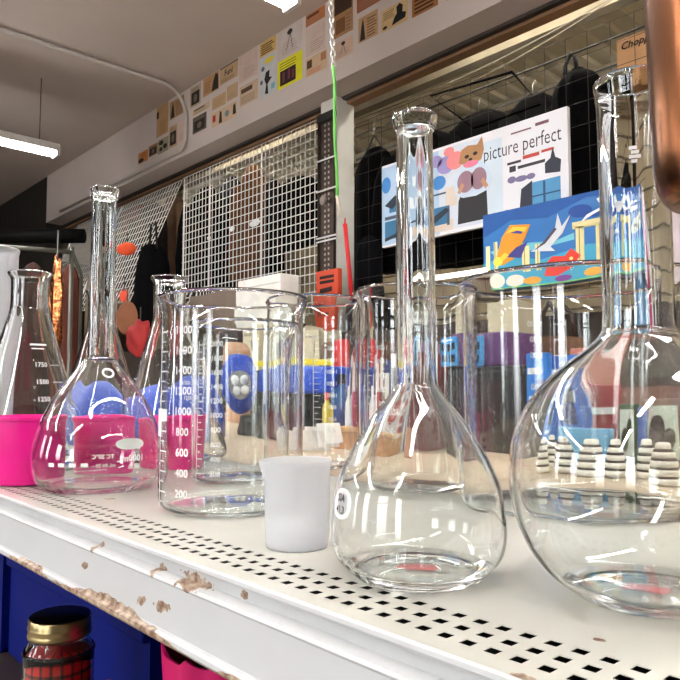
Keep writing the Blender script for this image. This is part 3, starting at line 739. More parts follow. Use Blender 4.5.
# chain with green strap
dch = 2.2
t = thing('hanging_chain',ond(337,196,dch),'silver chain with bright green strap hanging before the papered header','chain')
top = ond(331,0,dch); bot = ond(333.5,66,dch); vtop = Vector((top.x+.02*(0),top.y,ZC))
L = (top-bot); nl = 0; mb = MB(); z = bot.z; k = 0
while z < ZC-.01:
    f_ = (z-bot.z)/(top.z-bot.z); p = bot.lerp(top,min(f_,1.0)); p = Vector((p.x,p.y,z))
    ang = 0.5+(PI/2 if k % 2 else 0)
    ring = []
    for q in range(14):
        a = 2*PI*q/14; x = .0075*math.cos(a); zz = .0125*math.sin(a)
        ring.append(p+Vector((x*math.cos(ang),x*math.sin(ang),zz)))
    mb.tube(ring,.0022,6,close=True); z += .0195; k += 1
mb.build('chain_links',M((196,194,190),.3,metal=1),t,True)
g0 = bot; g1 = ond(337,196,dch)
mb = MB(); pts = [g0.lerp(g1,q/10)+Vector((.003*math.sin(q*.9),0,0)) for q in range(11)]
mb.tube(pts,.0055,6); mb.build('green_strap',M((112,196,92),.6),t,True)
g2 = ond(340,216,dch); MB().tube([g1,g1.lerp(g2,.5)+Vector((.004,0,0)),g2],.006,6).build('cord_tail',M((214,204,186),.8),t,True)

# ------------------------------------------------------------------ white wire panels
WIRE = pmat('white_wire',(232,231,226),.4,var=.03)
def wire_panel(p00, ux, vz, w, h, cell, r, label, mat, hv=None, heavy=()):
    t = thing('hanging_wire_panel',p00+ux*(w/2),label,'wire panel','wire panels under the header')
    mb = MB(); n = int(w/cell); m = int(h/(hv or cell))
    for i in range(n+1):
        if i in heavy: continue
        a = p00+ux*(i*w/n); mb.cyl(a,a+vz*h,r,n=4,cap=False)
    nrm = ux.cross(vz).normalized()*r*1.6
    for j in range(m+1):
        a = p00+vz*(j*h/m)+nrm; mb.cyl(a,a+ux*w,r,n=4,cap=False)
    mb.build('wire_grid',mat,t)
    for i in heavy:
        a = p00+ux*(i*w/n)-nrm; MB().cyl(a,a+vz*h,r*2.2,n=8).build('upright',mat,t)
    return t
YM = 2.50
a = ony(320,119,YM); b = ony(185,119,YM)
zb_ = 1.55
wire_panel(Vector((b.x,YM,zb_)),Vector((1,0,0)),Vector((0,0,1)),a.x-b.x,a.z-zb_,.043,.0029,'white wire mesh panel left of the dark post with coats behind it',WIRE,.050,(0,8,22))
# left panel leans outwards at its foot
a = ony(184,180,YM); b = ony(92,205,YM)
tilt = Vector((0,.42,1)).normalized()
hgt = 1.0
wire_panel(Vector((b.x-.3,YM-.39,a.z-hgt*tilt.z)),Vector((1,0,0)),tilt,a.x-.02-b.x+.3,hgt,.045,.0029,'white wire mesh panel leaning outward at the left',WIRE,.06,(0,20))
# dark wire net to the right of the post
a = ony(356,100,YM); b = ony(690,100,YM)
wire_panel(Vector((a.x,YM,1.5)),Vector((1,0,0)),Vector((0,0,1)),b.x-a.x,1.02,.09,.0013,'thin black wire net right of the grey post',M((12,12,12),.6),.09)
# rods under the header
def rod(px0,py0,px1,py1,Y,r,colr,label,name='hanging_rail'):
    p = ony(px0,py0,Y); q = ony(px1,py1,Y)
    return tag(MB().cyl(p,q,r,n=8).build(name,M(colr,.4),None,True),label,'rail')
rod(355,101,700,-62,2.62,.008,(200,198,192),'pale rail running under the header at right')
rod(356,136,700,5,2.80,.005,(10,10,10),'black rail under the back room ceiling, upper of two')
rod(356,160,700,34,2.99,.005,(10,10,10),'black rail under the back room ceiling, lower of two')
rod(120,212,320,113,2.56,.010,(36,34,32),'dark rail along the top of the white wire panels')
mb = MB()
for y0,y1,sag in ((120,22,.06),(128,18,.09)):
    p = ony(356,y0,2.9); q = ony(690,y1-70,2.9)
    mb.tube([p.lerp(q,k/12)-Vector((0,0,sag*math.sin(PI*k/12))) for k in range(13)],.003,5)
tag(mb.build('hanging_cable_line',M((90,84,74),.6)),'slack grey cords strung under the back room ceiling','cord')

# ------------------------------------------------------------------ coats, bags
def coat(px, hw, yt, yb, Y, colr, label, depth=.085, neck=.35, cat='coat', name='hanging_coat', rough=.9, sleeves=True, hook=True, seed=0):
    top = ony(px,yt,Y); bot = ony(px,yb,Y)
    wl = ony(px-hw,(yt+yb)/2,Y).x; wr = ony(px+hw,(yt+yb)/2,Y).x
    W = (wr-wl)/2; H = top.z-bot.z; cx = (wl+wr)/2
    t = thing(name,(cx,Y,bot.z),label,cat,'clothes and bags hanging in the back room')
    mt = M(colr,rough,var=.25,scale=7,bump=.3,spec=.06)
    body = [(W*.0,0),(W*.92,0),(W*.97,.02*H),(W*.9,.35*H),(W*.86,.7*H),(W*.82,.84*H),(W*.62,.93*H),(W*neck,.985*H),(W*neck*.8,H),(0,H)]
    MB().lathe(smoothprof(body,3),(cx,Y,bot.z),n=40,ey=depth*.8/W,fn=lambda r,z,a: r*(1+.06*math.sin(a*9+seed+z*4)+.05*math.sin(a*4+seed*2))).build('body',mt,t,True)
    if sleeves:
        for s in (-1,1):
            pts = [Vector((cx+s*W*.72,Y-.02,bot.z+.86*H)),Vector((cx+s*W*.9,Y-.035,bot.z+.68*H)),Vector((cx+s*W*.98,Y-.04,bot.z+.4*H)),Vector((cx+s*W*.95,Y-.035,bot.z+.16*H))]
            MB().tube(pts,min(.055,W*.28),10).build('sleeve',mt,t,True)
    if hook: MB().tube([Vector((cx,Y,bot.z+H*.98)),Vector((cx,Y,bot.z+H+.05)),Vector((cx+.015,Y,bot.z+H+.075)),Vector((cx+.03,Y,bot.z+H+.055))],.003,6).build('hanger_hook',M((150,148,144),.3,metal=1),t,True)
    return t
K = (9,9,10)
coat(205,18,188,300,2.72,(10,10,11),'black coat at the left behind the white wire panel')
coat(230,14,178,298,2.9,(20,20,24),'dark grey coat between the black and brown ones')
coat(252,13,166,300,2.72,(96,64,40),'brown leather coat behind the white wire panel')
coat(296,25,178,246,2.72,K,'black coat nearest the dark post behind the wire panel',sleeves=False)
coat(290,32,238,330,3.26,(140,128,104),'olive beige coat low behind the wire panel',sleeves=False)
coat(272,11,180,300,3.08,(13,12,13),'black coat behind the brown leather one')
coat(150,16,204,300,2.72,(18,14,14),'dark coat behind the leaning wire panel')
coat(133,12,204,262,2.9,(120,40,44),'dark red coat behind the leaning wire panel')
coat(172,14,196,300,3.08,(120,96,80),'dull tan coat behind the leaning wire panel')
coat(112,12,214,300,2.72,(70,52,44),'brown coat at the far left behind the leaning wire panel')
coat(376,21,148,272,2.9,K,'black coat right beside the grey post',sleeves=False)
coat(369,14,236,330,2.57,(13,13,16),'dark round bag below the black coat by the post',cat='bag',name='hanging_bag',sleeves=False,hook=False,depth=.06)
coat(425,40,132,268,2.72,K,'black coat behind the left half of the white poster')
coat(482,44,112,262,2.9,(10,10,11),'black coat behind the middle of the white poster')
coat(536,36,94,262,3.08,K,'black coat behind the right end of the white poster')
coat(634,9,196,330,2.31,(120,170,214),'pale blue cloth hanging behind the neck of the big flask',depth=.05,cat='cloth',name='hanging_cloth',sleeves=False,hook=False)
coat(655,9,188,340,2.31,(206,76,110),'pink cloth hanging below the copper vessel',depth=.05,cat='cloth',name='hanging_cloth',sleeves=False,hook=False,seed=2)
coat(674,9,196,340,2.31,(226,214,222),'whitish cloth hanging at the right edge below the copper vessel',depth=.05,cat='cloth',name='hanging_cloth',sleeves=False,hook=False,seed=4)
# backpack
t = coat(580,27,68,200,2.66,(8,8,9),'black backpack hanging right of the white poster',depth=.12,neck=.25,cat='backpack',name='hanging_backpack',sleeves=False,hook=False)
tp = ony(571,70,2.64)
MB().tube([tp+Vector((-.03,0,-.04)),tp+Vector((-.025,0,.03)),tp+Vector((0,0,.07)),tp+Vector((.02,0,.05)),tp+Vector((.03,0,-.04))],.009,8).build('carry_loop',M((18,18,20),.8),t,True)
# empty wire hangers
def hanger(px, yt, hw, yb, Y, label):
    c = ony(px,yt,Y); l = ony(px-hw,yb,Y); r = ony(px+hw,yb,Y)
    z = min(l.z,r.z)
    t = thing('hanging_clothes_hanger',c,label,'hanger')
    MB().tube([Vector((l.x,Y,z)),Vector((c.x,Y,z+.10)),Vector((r.x,Y,z)),Vector((l.x,Y,z))],.006,6).build('hanger_frame',M((22,22,22),.5),t)
    MB().tube([Vector((c.x,Y,z+.10)),Vector((c.x,Y,z+.17)),Vector((c.x+.02,Y,z+.19)),Vector((c.x+.03,Y,z+.17))],.004,6).build('hook',M((160,158,152),.3,metal=1),t)
hanger(374,110,10,150,2.6,'black clothes hanger beside the grey post')
mb = MB(); Yh = 2.7
q = [ony(430,96,Yh),ony(512,72,Yh),ony(540,104,Yh),ony(474,128,Yh)]
tag(mb.tube(q,.007,6,close=True).build('hanging_frame_bar',M((8,8,8),.9,spec=.03)),'black bent bar frame under the ceiling above the poster','frame')
# black bag in front of the leaning panel
c = ond(152,300,4.2)
t = thing('hanging_bag',ond(152,330,4.2),'black shoulder bag hanging in front of the leaning wire panel','bag')
zb1 = ond(152,330,4.2).z; zt1 = ond(152,246,4.2).z
MB().lathe(smoothprof([(0,0),(.09,.0),(.115,.03),(.11,.3),(.09,.44),(.06,zt1-zb1),(0,zt1-zb1+.01)],4),(c.x,c.y,zb1),n=32,ey=.5,rz=math.atan2(R[1],R[0]),fn=lambda r,z,a: r*(1+.05*math.sin(a*7))).build('body',M(K,.9,bump=.3,spec=.05),t,True)
MB().tube([Vector((c.x-.05,c.y,zt1-.02)),Vector((c.x-.03,c.y+.0,zt1+.14)),Vector((c.x+.03,c.y,zt1+.14)),Vector((c.x+.05,c.y,zt1-.02))],.008,6).build('strap',M(K,.8),t,True)
# orange, red and brown items to the left
def lump(px,py,d,w,h,colr,name,label,cat,dp=None,rough=.7,amp=.15,hook=True,**k):
    c = ond(px,py,d); s = d/FPX
    t = thing(name,(c.x,c.y,c.z-h*s/2),label,cat)
    MB().ell(c,(w*s,(dp or w*.5)*s,h*s),rz=math.atan2(R[1],R[0]),amp=amp,**k).build('body',M(colr,rough),t,True)
    if hook: MB().cyl((c.x,c.y,c.z+h*s/2-.01),(c.x,c.y,c.z+h*s/2+.07),.003,n=5).build('cord',M((60,54,50),.7),t)
    return t
lump(127,249,4.3,20,13,(236,86,44),'hanging_orange_hat','orange cap hanging at the left beside the tall flask neck','cap')
lump(127,318,3.6,22,34,(128,78,48),'hanging_wooden_paddle','round brown wooden paddle hanging beside the left flask','paddle',dp=4,amp=.03)
lump(124,296,3.65,9,12,(226,84,56),'hanging_orange_float','small orange float tied above the brown paddle','float')
lump(140,338,3.4,26,34,(150,30,30),'hanging_red_cloth','red cloth hanging behind the conical flasks','cloth',amp=.35)
# copper foil garment on a rack, pipe rack
ra = thing('clothes_rack',(-4.7,1.5,0),'grey pipe clothes rack at the far left','rack')
dR = 4.0
PIPE = M((120,120,112),.35,metal=.6)
a = ond(-40,238,dR); b = ond(72,252,dR+.25); 
MB().cyl((a.x,a.y,b.z),(b.x,b.y,b.z),.014,n=12).build('top_rail',PIPE,ra,True)
for q in (a,b): MB().cyl((q.x,q.y,0),(q.x,q.y,b.z+.03),  .013,n=12).build('upright',PIPE,ra,True)
q = ond(82,256,dR+.4); MB().tube([(q.x,q.y,0),(q.x,q.y,b.z-.12),(b.x,b.y,b.z)],.012,8).build('brace',PIPE,ra,True)
FOIL = pmat('copper_sequins',(222,140,90),.25,metal=1,var=.4,scale=50,bump=1.0,bscale=34)
c = ond(56,308,dR-.25); s_ = (dR-.25)/FPX
t = thing('hanging_sequin_garment',(c.x,c.y,c.z-46*s_),'glittering copper sequin garment hanging at the far left','garment')
MB().ell(c,(24*s_,12*s_,100*s_),amp=.25,u=40,v=40).build('body',FOIL,t,True)
MB().cyl((c.x,c.y,c.z+46*s_),(c.x,c.y,b.z+.02),.004,n=6).build('hanger_hook',PIPE,t)
for i,(px,hw,yt,yb,d,colr,lab) in enumerate([(28,17,262,420,4.5,(58,32,24),'dark brown coat on the pipe rack at the far left'),(66,13,264,420,4.5,(88,42,30),'rust brown coat on the pipe rack beside the sequin garment'),
      (96,14,262,400,4.7,(110,96,76),'dull khaki coat right of the pipe rack'),(0,26,268,420,4.9,(46,34,30),'blackish coat at the left edge on the pipe rack')]):
    c = ond(px,yb,d); zt = ond(px,yt,d).z; W = hw*d/FPX; H = zt-c.z
    t = thing('hanging_coat',c,lab,'coat','clothes on the pipe rack')
    MB().lathe(smoothprof([(0,0),(W*.95,0),(W,.03),(W*.9,H*.6),(W*.8,H*.85),(W*.4,H*.97),(0,H)],4),c,n=36,ey=.5,rz=math.atan2(R[1],R[0]),fn=lambda r,z,a,i=i: r*(1+.07*math.sin(a*8+i+z*5))).build('body',M(colr,.9,var=.3,bump=.3),t,True)
c0 = ond(-30,222,5.2); c1 = ond(84,236,5.2)
tag(MB().cyl((c0.x,c0.y,c1.z),(c1.x,c1.y,c1.z),.055,n=16).build('hanging_duct_pipe',M((10,10,10),.6,spec=.1),None,True),'thick black pipe crossing above the rack at the far left','pipe')
# white hot-spot objects behind the panel: plastic-wrapped tags
for px,py,w,h,lab in ((255,223,16,8,'white plastic wrapped label on a coat behind the wire panel'),(232,229,8,6,'small white tag behind the wire panel beside the wrapped label'),(209,238,5,5,'tiny white tag at the left behind the wire panel')):
    p = ony(px,py,2.60); s_ = .0054
    tag(MB().ell(p,(w*s_*1.4,.02,h*s_),amp=.3).build('hanging_tag',M((250,250,250),.25),None,True),lab,'tag','white tags on the coats')

# ------------------------------------------------------------------ wide white poster
def flat_thing(name, A, B, zb, h, th, label, cat, colr, group=None):
    """A, B: left and right ends in plan, the face turned to the viewer side"""
    U = (Vector((B.x,B.y,0))-Vector((A.x,A.y,0))); w = U.length; U.normalize(); N = Vector((U.y,-U.x,0))
    t = thing(name,((A.x+B.x)/2,(A.y+B.y)/2,zb),label,cat,group)
    fr = lambda u,v,q: Vector((A.x,A.y,zb))+U*(u*w)+Vector((0,0,v*h))+N*q
    MB().prism([(0,0),(1,0),(1,1),(0,1)],fr,-th,0).build('panel' if cat != 'box' else 'box_body',colr,t)
    return t, fr, w, h, U
def lay(t, fr, polys, colr, name, q=.0012):
    if len(polys) > 1 and name.endswith('s') and t.name.startswith(('hanging_poster','picture_box')):
        for p in polys: MB().prism(p,fr,-.0004,q).build(name[:-1],M(colr,.6,var=.05),t)
        return
    mb = MB()
    for p in polys: mb.prism(p,fr,-.0004,q)
    return mb.build(name,M(colr,.6,var=.05),t)
def circ(cx,cy,rx,ry,n=16,rot=0): return [(cx+rx*math.cos(2*PI*k/n)*math.cos(rot)-ry*math.sin(2*PI*k/n)*math.sin(rot), cy+rx*math.cos(2*PI*k/n)*math.sin(rot)+ry*math.sin(2*PI*k/n)*math.cos(rot)) for k in range(n)]
rec = lambda u0,v0,u1,v1: [(u0,v0),(u1,v0),(u1,v1),(u0,v1)]
YPO = 2.38
A = ony(385,165,YPO); B = ony(567,107,YPO); zt = (A.z+B.z)/2; zb2 = (ony(379,262,YPO).z+ony(567,192,YPO).z)/2
A = ony(382,165,YPO)
t, fr, w, h, U = flat_thing('hanging_poster',A,B,zb2,zt-zb2,.02,'wide white printed poster lettered picture perfect','poster',M((226,226,232),.4,var=.03))
lay(t,fr,[rec(.0,.02,.36,.97)],(170,196,222),'blue_photo_field')
lay(t,fr,[rec(.36,.04,.60,.97)],(206,214,226),'pale_photo_field')
lay(t,fr,[rec(.13,.04,.44,.16),rec(.40,.30,.46,.52)],(214,200,188),'beige_shapes',.0015)
lay(t,fr,[rec(.15,.30,.24,.46),rec(.26,.36,.33,.48),rec(.17,.62,.25,.74)],(236,240,246),'white_shapes',.0016)
lay(t,fr,[rec(.02,.32,.10,.36),rec(.14,.20,.30,.225),rec(.30,.46,.40,.48),rec(.405,.1,.42,.3)],(70,84,104),'slate_shapes',.0020)
lay(t,fr,[rec(.60,.05,.70,.9)],(206,220,232),'pale_panel')
lay(t,fr,[circ(.40,.78,.05,.10),circ(.345,.85,.035,.07)],(150,140,196),'violet_balloons',.0018)
lay(t,fr,[circ(.455,.80,.05,.10),circ(.42,.92,.03,.05)],(232,138,140),'pink_balloons',.0022)
lay(t,fr,[circ(.36,.60,.04,.08),circ(.03,.75,.03,.1)],(60,130,200),'blue_balloons',.002)
lay(t,fr,[rec(.02,.08,.12,.3),rec(.05,.4,.13,.55),rec(.30,.12,.42,.32)],(50,110,150),'teal_shapes',.0018)
lay(t,fr,[[(.02,.5),(.09,.6),(.12,.52),(.07,.44)],[(.02,.06),(.14,.12),(.14,.16),(.02,.1)],[(.30,.2),(.4,.3),(.42,.26),(.33,.14)]],(30,44,58),'dark_shapes',.0024)
fs = lambda u,v,q: fr(u-.035,v-.03 if v > .3 else v,q)
lay(t,fs,[[(.50,.08),(.66,.08),(.655,.42),(.62,.50),(.53,.48),(.505,.36)]],(34,32,38),'trousers',.0018)
lay(t,fs,[[(.49,.44),(.48,.60),(.515,.72),(.56,.76),(.62,.75),(.66,.68),(.685,.55),(.67,.42),(.60,.38),(.53,.39)]],(200,214,232),'pale_shirt',.0022)
lay(t,fs,[[(.50,.46),(.515,.44),(.54,.52),(.525,.56)],[(.665,.46),(.65,.43),(.625,.52),(.64,.56)]],(190,140,110),'hands',.0030)
lay(t,fs,[circ(.545,.56,.045,.12),circ(.615,.56,.042,.12)],(150,116,130),'round_toys',.0026)
lay(t,fs,[[(.51,.78),(.525,.92),(.56,.95),(.61,.93),(.635,1.0),(.645,.86),(.63,.76),(.57,.72)]],(176,128,84),'painted_face',.003)
lay(t,fs,[circ(.575,.74,.04,.035)],(224,120,150),'pink_mouth',.0034)
lay(t,fs,[circ(.555,.83,.012,.02),circ(.60,.84,.012,.02),circ(.575,.79,.010,.014)],(40,28,26),'face_markings',.0038)
mb = MB(); mb.text('picture perfect',h*.215,lambda x,y: fr(.79,.755,.0016)+U*(x*.70)+Vector((0,0,y)),bold=-.004); mb.build('title_lettering',M((46,46,56),.6),t)
lay(t,fr,[rec(.745,.89,.84,.905),rec(.86,.90,.92,.93)],(120,80,90),'small_lettering',.0016)
lay(t,fr,[rec(.80,.60,.875,.635),rec(.885,.615,.94,.64)],(196,70,60),'red_lettering',.0016)
lay(t,fr,[rec(.725,.58,.79,.605),rec(.735,.50,.765,.56),rec(.775,.515,.90,.545)],(50,50,60),'black_lettering',.0016)
lay(t,fr,[circ(.745,.42,.02,.035),circ(.79,.41,.03,.03),circ(.835,.41,.02,.03)],(120,110,150),'tiny_pictures',.0016)
lay(t,fr,[rec(.84,.05,.965,.34)],(80,150,196),'television_picture',.0016)
lay(t,fr,[[(.78,.08),(.84,.05),(.84,.36),(.79,.30)],[(.90,.40),(.965,.38),(.97,.50),(.945,.54),(.935,.64),(.925,.54),(.90,.50)]],(40,44,62),'dark_pictures',.002)
lay(t,fr,[rec(.89,.07,.90,.33),rec(.84,.19,.965,.205)],(40,80,120),'picture_bars',.0022)
lay(t,fr,[[(.71,-.0),(.985,.02),(.985,.055),(.725,.035),(.725,.12),(.71,.12)]],(26,34,46),'stand_outline',.002)

# ------------------------------------------------------------------ sea scene box
YQ = 2.2
A = ony(483,213,YQ); B = ony(640,190,YQ); zt = (ony(483,213,YQ).z+ony(603,192,YQ).z)/2; zb3 = ony(540,268,YQ).z-.06
t, fr, w, h, U = flat_thing('picture_box',A,B,zb3,zt-zb3,.07,'bright blue boxed sea picture with orange and red fish below the poster','box',M((24,110,184),.35,var=.12,scale=7))
L_ = lambda polys,c,n,q=.0012: lay(t,fr,polys,c,n,q)
L_([[(.0,.0),(1,.0),(1,.34),(.7,.4),(.4,.3),(.2,.42),(0,.36)]],(60,160,196),'light_water')
L_([rec(.02,.24,.05,.58),rec(.08,.24,.105,.62),rec(.28,.2,.33,.5),rec(.37,.2,.40,.5),rec(.63,.2,.68,.62),rec(.75,.2,.79,.62),rec(.61,.6,.81,.68)],(226,218,160),'columns',.002)
L_([[(.09,.36),(.14,.30),(.22,.36),(.3,.6),(.34,.76),(.2,.80),(.14,.66)]],(238,150,30),'orange_fish',.0026)
L_([[(.17,.40),(.27,.36),(.32,.55),(.24,.5)],[(.2,.7),(.3,.72),(.28,.66)]],(60,60,140),'fish_stripes',.003)
L_([circ(.11,.36,.035,.06)],(236,216,80),'yellow_tail',.0032)
L_([[(.34,.42),(.42,.48),(.5,.62),(.52,.82),(.545,.66),(.6,.78),(.55,.58),(.47,.44),(.5,.38),(.42,.40)]],(214,220,226),'swimming_dolphin',.0026)
L_([[(.36,.42),(.44,.49),(.515,.64),(.5,.66),(.43,.52)]],(80,66,84),'dolphin_back',.003)
L_([[(.42,.12),(.5,.10),(.6,.16),(.66,.28),(.6,.38),(.56,.3),(.48,.32),(.44,.24)]],(226,58,44),'red_creature',.0026)
L_([circ(.66,.80,.07,.08,rot=.5),circ(.8,.74,.08,.03,rot=.4)],(12,70,150),'dark_fish',.0022)
L_([[(.76,.9),(.79,.92),(.84,.76),(.88,.78),(.86,.72),(.82,.70)],[(.92,.95),(.95,.97),(.97,.86),(1,.85),(1,.82),(.95,.82)],[(.66,.66),(.72,.72),(.86,.82),(.85,.84),(.7,.74)]],(236,240,244),'white_swirls',.0028)
L_([circ(.92,.58,.06,.1),circ(.86,.5,.04,.06)],(200,210,200),'pale_coral',.0024)
L_([circ(.93,.6,.02,.03),circ(.9,.5,.012,.02)],(60,30,80),'coral_spots',.0034)
L_([circ(.06,.12,.08,.1),circ(.22,.1,.07,.08)],(230,226,214),'white_sand',.0022)
L_([circ(.34,.08,.06,.05),circ(.75,.08,.06,.05)],(236,170,60),'orange_weed',.0024)
L_([circ(.55,.06,.06,.04)],(120,60,150),'violet_weed',.0026)
L_([rec(0,0,1,.02)],(120,190,110),'green_edge',.0026)
L_([[(0,.7),(.2,.86),(.45,.8),(.7,.95),(1,.88),(1,1),(0,1)]],(14,84,160),'deep_water',.0010)
L_([[(.05,.5),(.2,.56),(.5,.5),(.62,.56),(.62,.48),(.4,.44),(.1,.42)]],(110,190,210),'water_glow',.0014)
L_([[(.17,.70),(.22,.77),(.32,.73),(.30,.68),(.24,.72)],[(.12,.40),(.15,.36),(.19,.42),(.16,.46)]],(250,200,60),'bright_fins',.0034)
L_([rec(.085,.24,.09,.62),rec(.295,.2,.30,.5),rec(.385,.2,.39,.5),rec(.65,.2,.655,.62),rec(.77,.2,.775,.62)],(150,140,96),'column_shadow_lines',.0028)
L_([circ(.50,.23,.012,.02),circ(.60,.26,.012,.02)],(250,220,120),'creature_spots',.0032)

# ------------------------------------------------------------------ wall rack holding boxes behind
wr_ = thing('storage_rack_shelf',(-1.6,2.2,1.0),'dim brown wall rack behind the counter under the posters','rack')
for z in (1.10,): MB().box((-1.3,2.16,z-.015),(4.8,.5,.03)).build('rack_board',M((150,128,104),.7),wr_)
MB().box((-2.6,2.41,.75),(7.6,.02,1.3)).build('rack_back',M((66,56,50),.8),wr_)
for x in (-3.65,-2.2,-.7,.9): MB().box((x,2.16,.545),(.04,.48,1.08)).build('rack_upright',M((120,104,88),.7),wr_)
def crate(px0,px1,yt,yb,Y,colr,label,name='cardboard_box',cat='box',dpt=.16,group=None,zbase=None,parts=(),rough=.7):
    a = ony(px0,yt,Y); b = ony(px1,yb,Y); z0 = b.z if zbase is None else zbase
    z1 = ony((px0+px1)/2,yt,Y).z
    t = thing(name,((a.x+b.x)/2,Y+dpt/2,z0),label,cat,group)
    MB().box(((a.x+b.x)/2,Y+dpt/2,(z0+z1)/2),(b.x-a.x,dpt,z1-z0),bev=.003).build('box_body' if cat == 'box' else 'body',M(colr,rough),t)
    fr = lambda u,v,q: Vector((a.x+u*(b.x-a.x), Y-q, z0+v*(z1-z0)))
    for nm, col2, polys in parts: lay(t,fr,polys,col2,nm)
    return t, fr, z1
RB = 1.1015
hk = [('flap_line',(170,160,140),[rec(.05,.86,.95,.9)]),('hook_mark',(120,96,80),[[(.4,.8),(.5,.6),(.6,.8),(.55,.8),(.5,.68),(.45,.8)]])]
crate(242,269,324,372,1.96,(222,212,184),'cream box on the wall rack, leftmost of three',parts=hk,zbase=RB,group='cream boxes on the wall rack')
crate(276,301,326,372,1.98,(226,216,188),'cream box on the wall rack, middle of three',parts=hk,zbase=RB,group='cream boxes on the wall rack')
crate(305,319,330,372,1.98,(214,204,176),'narrow cream box on the wall rack, rightmost of three',parts=hk,zbase=RB,group='cream boxes on the wall rack')
crate(325,352,342,372,1.98,(110,84,66),'low brown box beside the cream boxes on the rack',zbase=RB)
crate(200,238,330,372,2.02,(70,62,66),'dark box left of the cream boxes on the rack',zbase=RB)
crate(238,280,277,322,2.1,(232,230,224),'bright white box below the wire panel behind the front beaker',zbase=None,dpt=.12,parts=[('lid_line',(200,198,192),[rec(0,.8,1,.83)])])
crate(185,240,292,330,2.14,(120,104,92),'dull brown box left of the bright white box')
crate(470,508,300,336,2.0,(206,196,170),'cream carton between the beakers on the wall rack',zbase=RB)
# brown carton high at the right with black italic lettering
Yc = 2.55
t, fr, z1 = crate(616,668,31,78,Yc,(196,150,104),'brown cardboard carton with black slanted lettering at the upper right',name='hanging_carton',dpt=.25)
mb = MB(); mb.text('Chopper',.040,lambda x,y: fr(.10,.84,.002)+Vector((x+.25*y,0,y)),align='LEFT'); mb.build('lettering',M((30,26,24),.7),t)
# pale strip lamp lying under the poster
p = ony(435,278,2.15); q = ony(486,268,2.15)
tag(MB().cyl(p,Vector((q.x,q.y,p.z)),.010,n=12).build('hanging_lamp_tube',pmat('lamp_tube_white',(255,252,246),.3,var=0,emit=2.5),None,True),'white fluorescent tube glowing below the poster','light')

# ------------------------------------------------------------------ clutter on the tan counter
def at(px, Y, z=1.0): return ony(px,400,Y).x
YK = .93
# blue work light
def onk(px,py,Y=YK): return ony(px,py,Y)
c = onk(239,384); t = thing('work_light',(c.x,YK,1.0),'blue work light with round silver face behind the front beaker','work light')
BL = pmat('tool_blue',(22,72,190),.4,var=.1); DKP = pmat('dark_plastic',(16,16,19),.5,var=.15)
s_ = dep(c)/FPX
vd = (Vector((0,0,CZ))-c).normalized()
MB().ell(c-vd*.03,(54*s_,.07,62*s_),rz=math.atan2(R[1],R[0]),amp=.05).build('head_shell',BL,t,True)
face = c+vd*.020
MB().cyl(c-vd*.03,face,15.5*s_,14.5*s_,n=32).build('reflector_ring',pmat('silver_reflector',(196,198,200),.25,metal=.6,var=.05),t,True,ang=40)
sx = Vector((R[0],R[1],0))
for u,v in ((-.4,.35),(.35,.4),(-.3,-.4),(.42,-.32)):
    MB().ell(face+sx*(u*14*s_)+Vector((0,0,v*14*s_))+vd*.002,(10*s_,10*s_,10*s_)).build('lens',pmat('lens_white',(236,238,240),.1,var=.02),t,True)
MB().lathe([(0,0),(.042,0),(.044,.006),(.036,.02),(.030,.045),(0,.05)],(c.x,YK+.04,1.0),n=32,ex=1.3).build('foot',DKP,t,True,ang=40)
MB().tube([c+sx*(-24*s_)+Vector((0,0,-.03)),c+sx*(-30*s_)+Vector((0,.02,.0)),c+sx*(-24*s_)+Vector((0,.03,.04))],.006,8).build('handle',BL,t,True)
# blue tool bag
a = onk(262,368,YK); b = onk(323,440,YK)
t = thing('tool_bag',((a.x+b.x)/2,YK+.05,1.0),'blue and black tool bag behind the front beaker','bag')
za = onk(290,367,YK).z
MB().box(((a.x+b.x)/2,YK+.06,(za+1.10)/2),(b.x-a.x,.11,za-1.10),bev=.012).build('blue_band',BL,t,True,ang=50)
wq = (b.x-a.x)
for k in range(3): MB().box((a.x+wq*(k+.5)/3,YK+.045+.012*k,1.053),(wq/3-.006,.12,.106),bev=.014).build('pouch',M((14,14,17),.85,bump=.3),t,True,ang=50)
MB().tube([(a.x+.03,YK+.06,za-.005),(a.x+wq*.35,YK+.06,za-.0005),(b.x-.03,YK+.06,za-.005)],.004,8).build('carry_strap',M((60,60,66),.8),t,True)
c0 = ond(58,400,1.47); c1 = ond(214,392,1.47)
t = thing('duffel_bag',((c0.x+c1.x)/2,(c0.y+c1.y)/2,1.0),'long blue cloth bag lying on the counter behind the conical flasks','bag')
mb = MB(); n_ = 24; prev = None
dv = (c1-c0); dv.z = 0; nv = Vector((-dv.y,dv.x,0)).normalized()
for k in range(n_+1):
    f_ = k/n_; p = c0+dv*f_; hh = (.115+.012*math.sin(f_*9)+.02*f_)*(1-.5*max(0,(abs(f_-.5)-.42)/.08)); ww = .05*(1-.5*max(0,(abs(f_-.5)-.42)/.08))
    q = [mb.bm.verts.new(Vector((p.x,p.y,1.0))+nv*(ww*math.cos(a)*(1+.05*math.sin(k*2.1)))+Vector((0,0,hh/2+hh/2*math.sin(a)))) for a in [2*PI*j/14 for j in range(14)]]
    if prev:
        for j in range(14): mb.bm.faces.new((prev[j],q[j],q[(j+1)%14],prev[(j+1)%14]))
    else: mb.bm.faces.new(q)
    prev = q
mb.bm.faces.new(prev); mb.build('bag_body',BL,t,True)
MB().box(((c0.x+c1.x)/2-nv.x*.05*(-1 if nv.y > 0 else 1),(c0.y+c1.y)/2-abs(nv.y)*.052,1.05),(.10,.006,.02),rz=math.atan2(dv.y,dv.x)).build('white_label',M((226,228,232),.6),t)
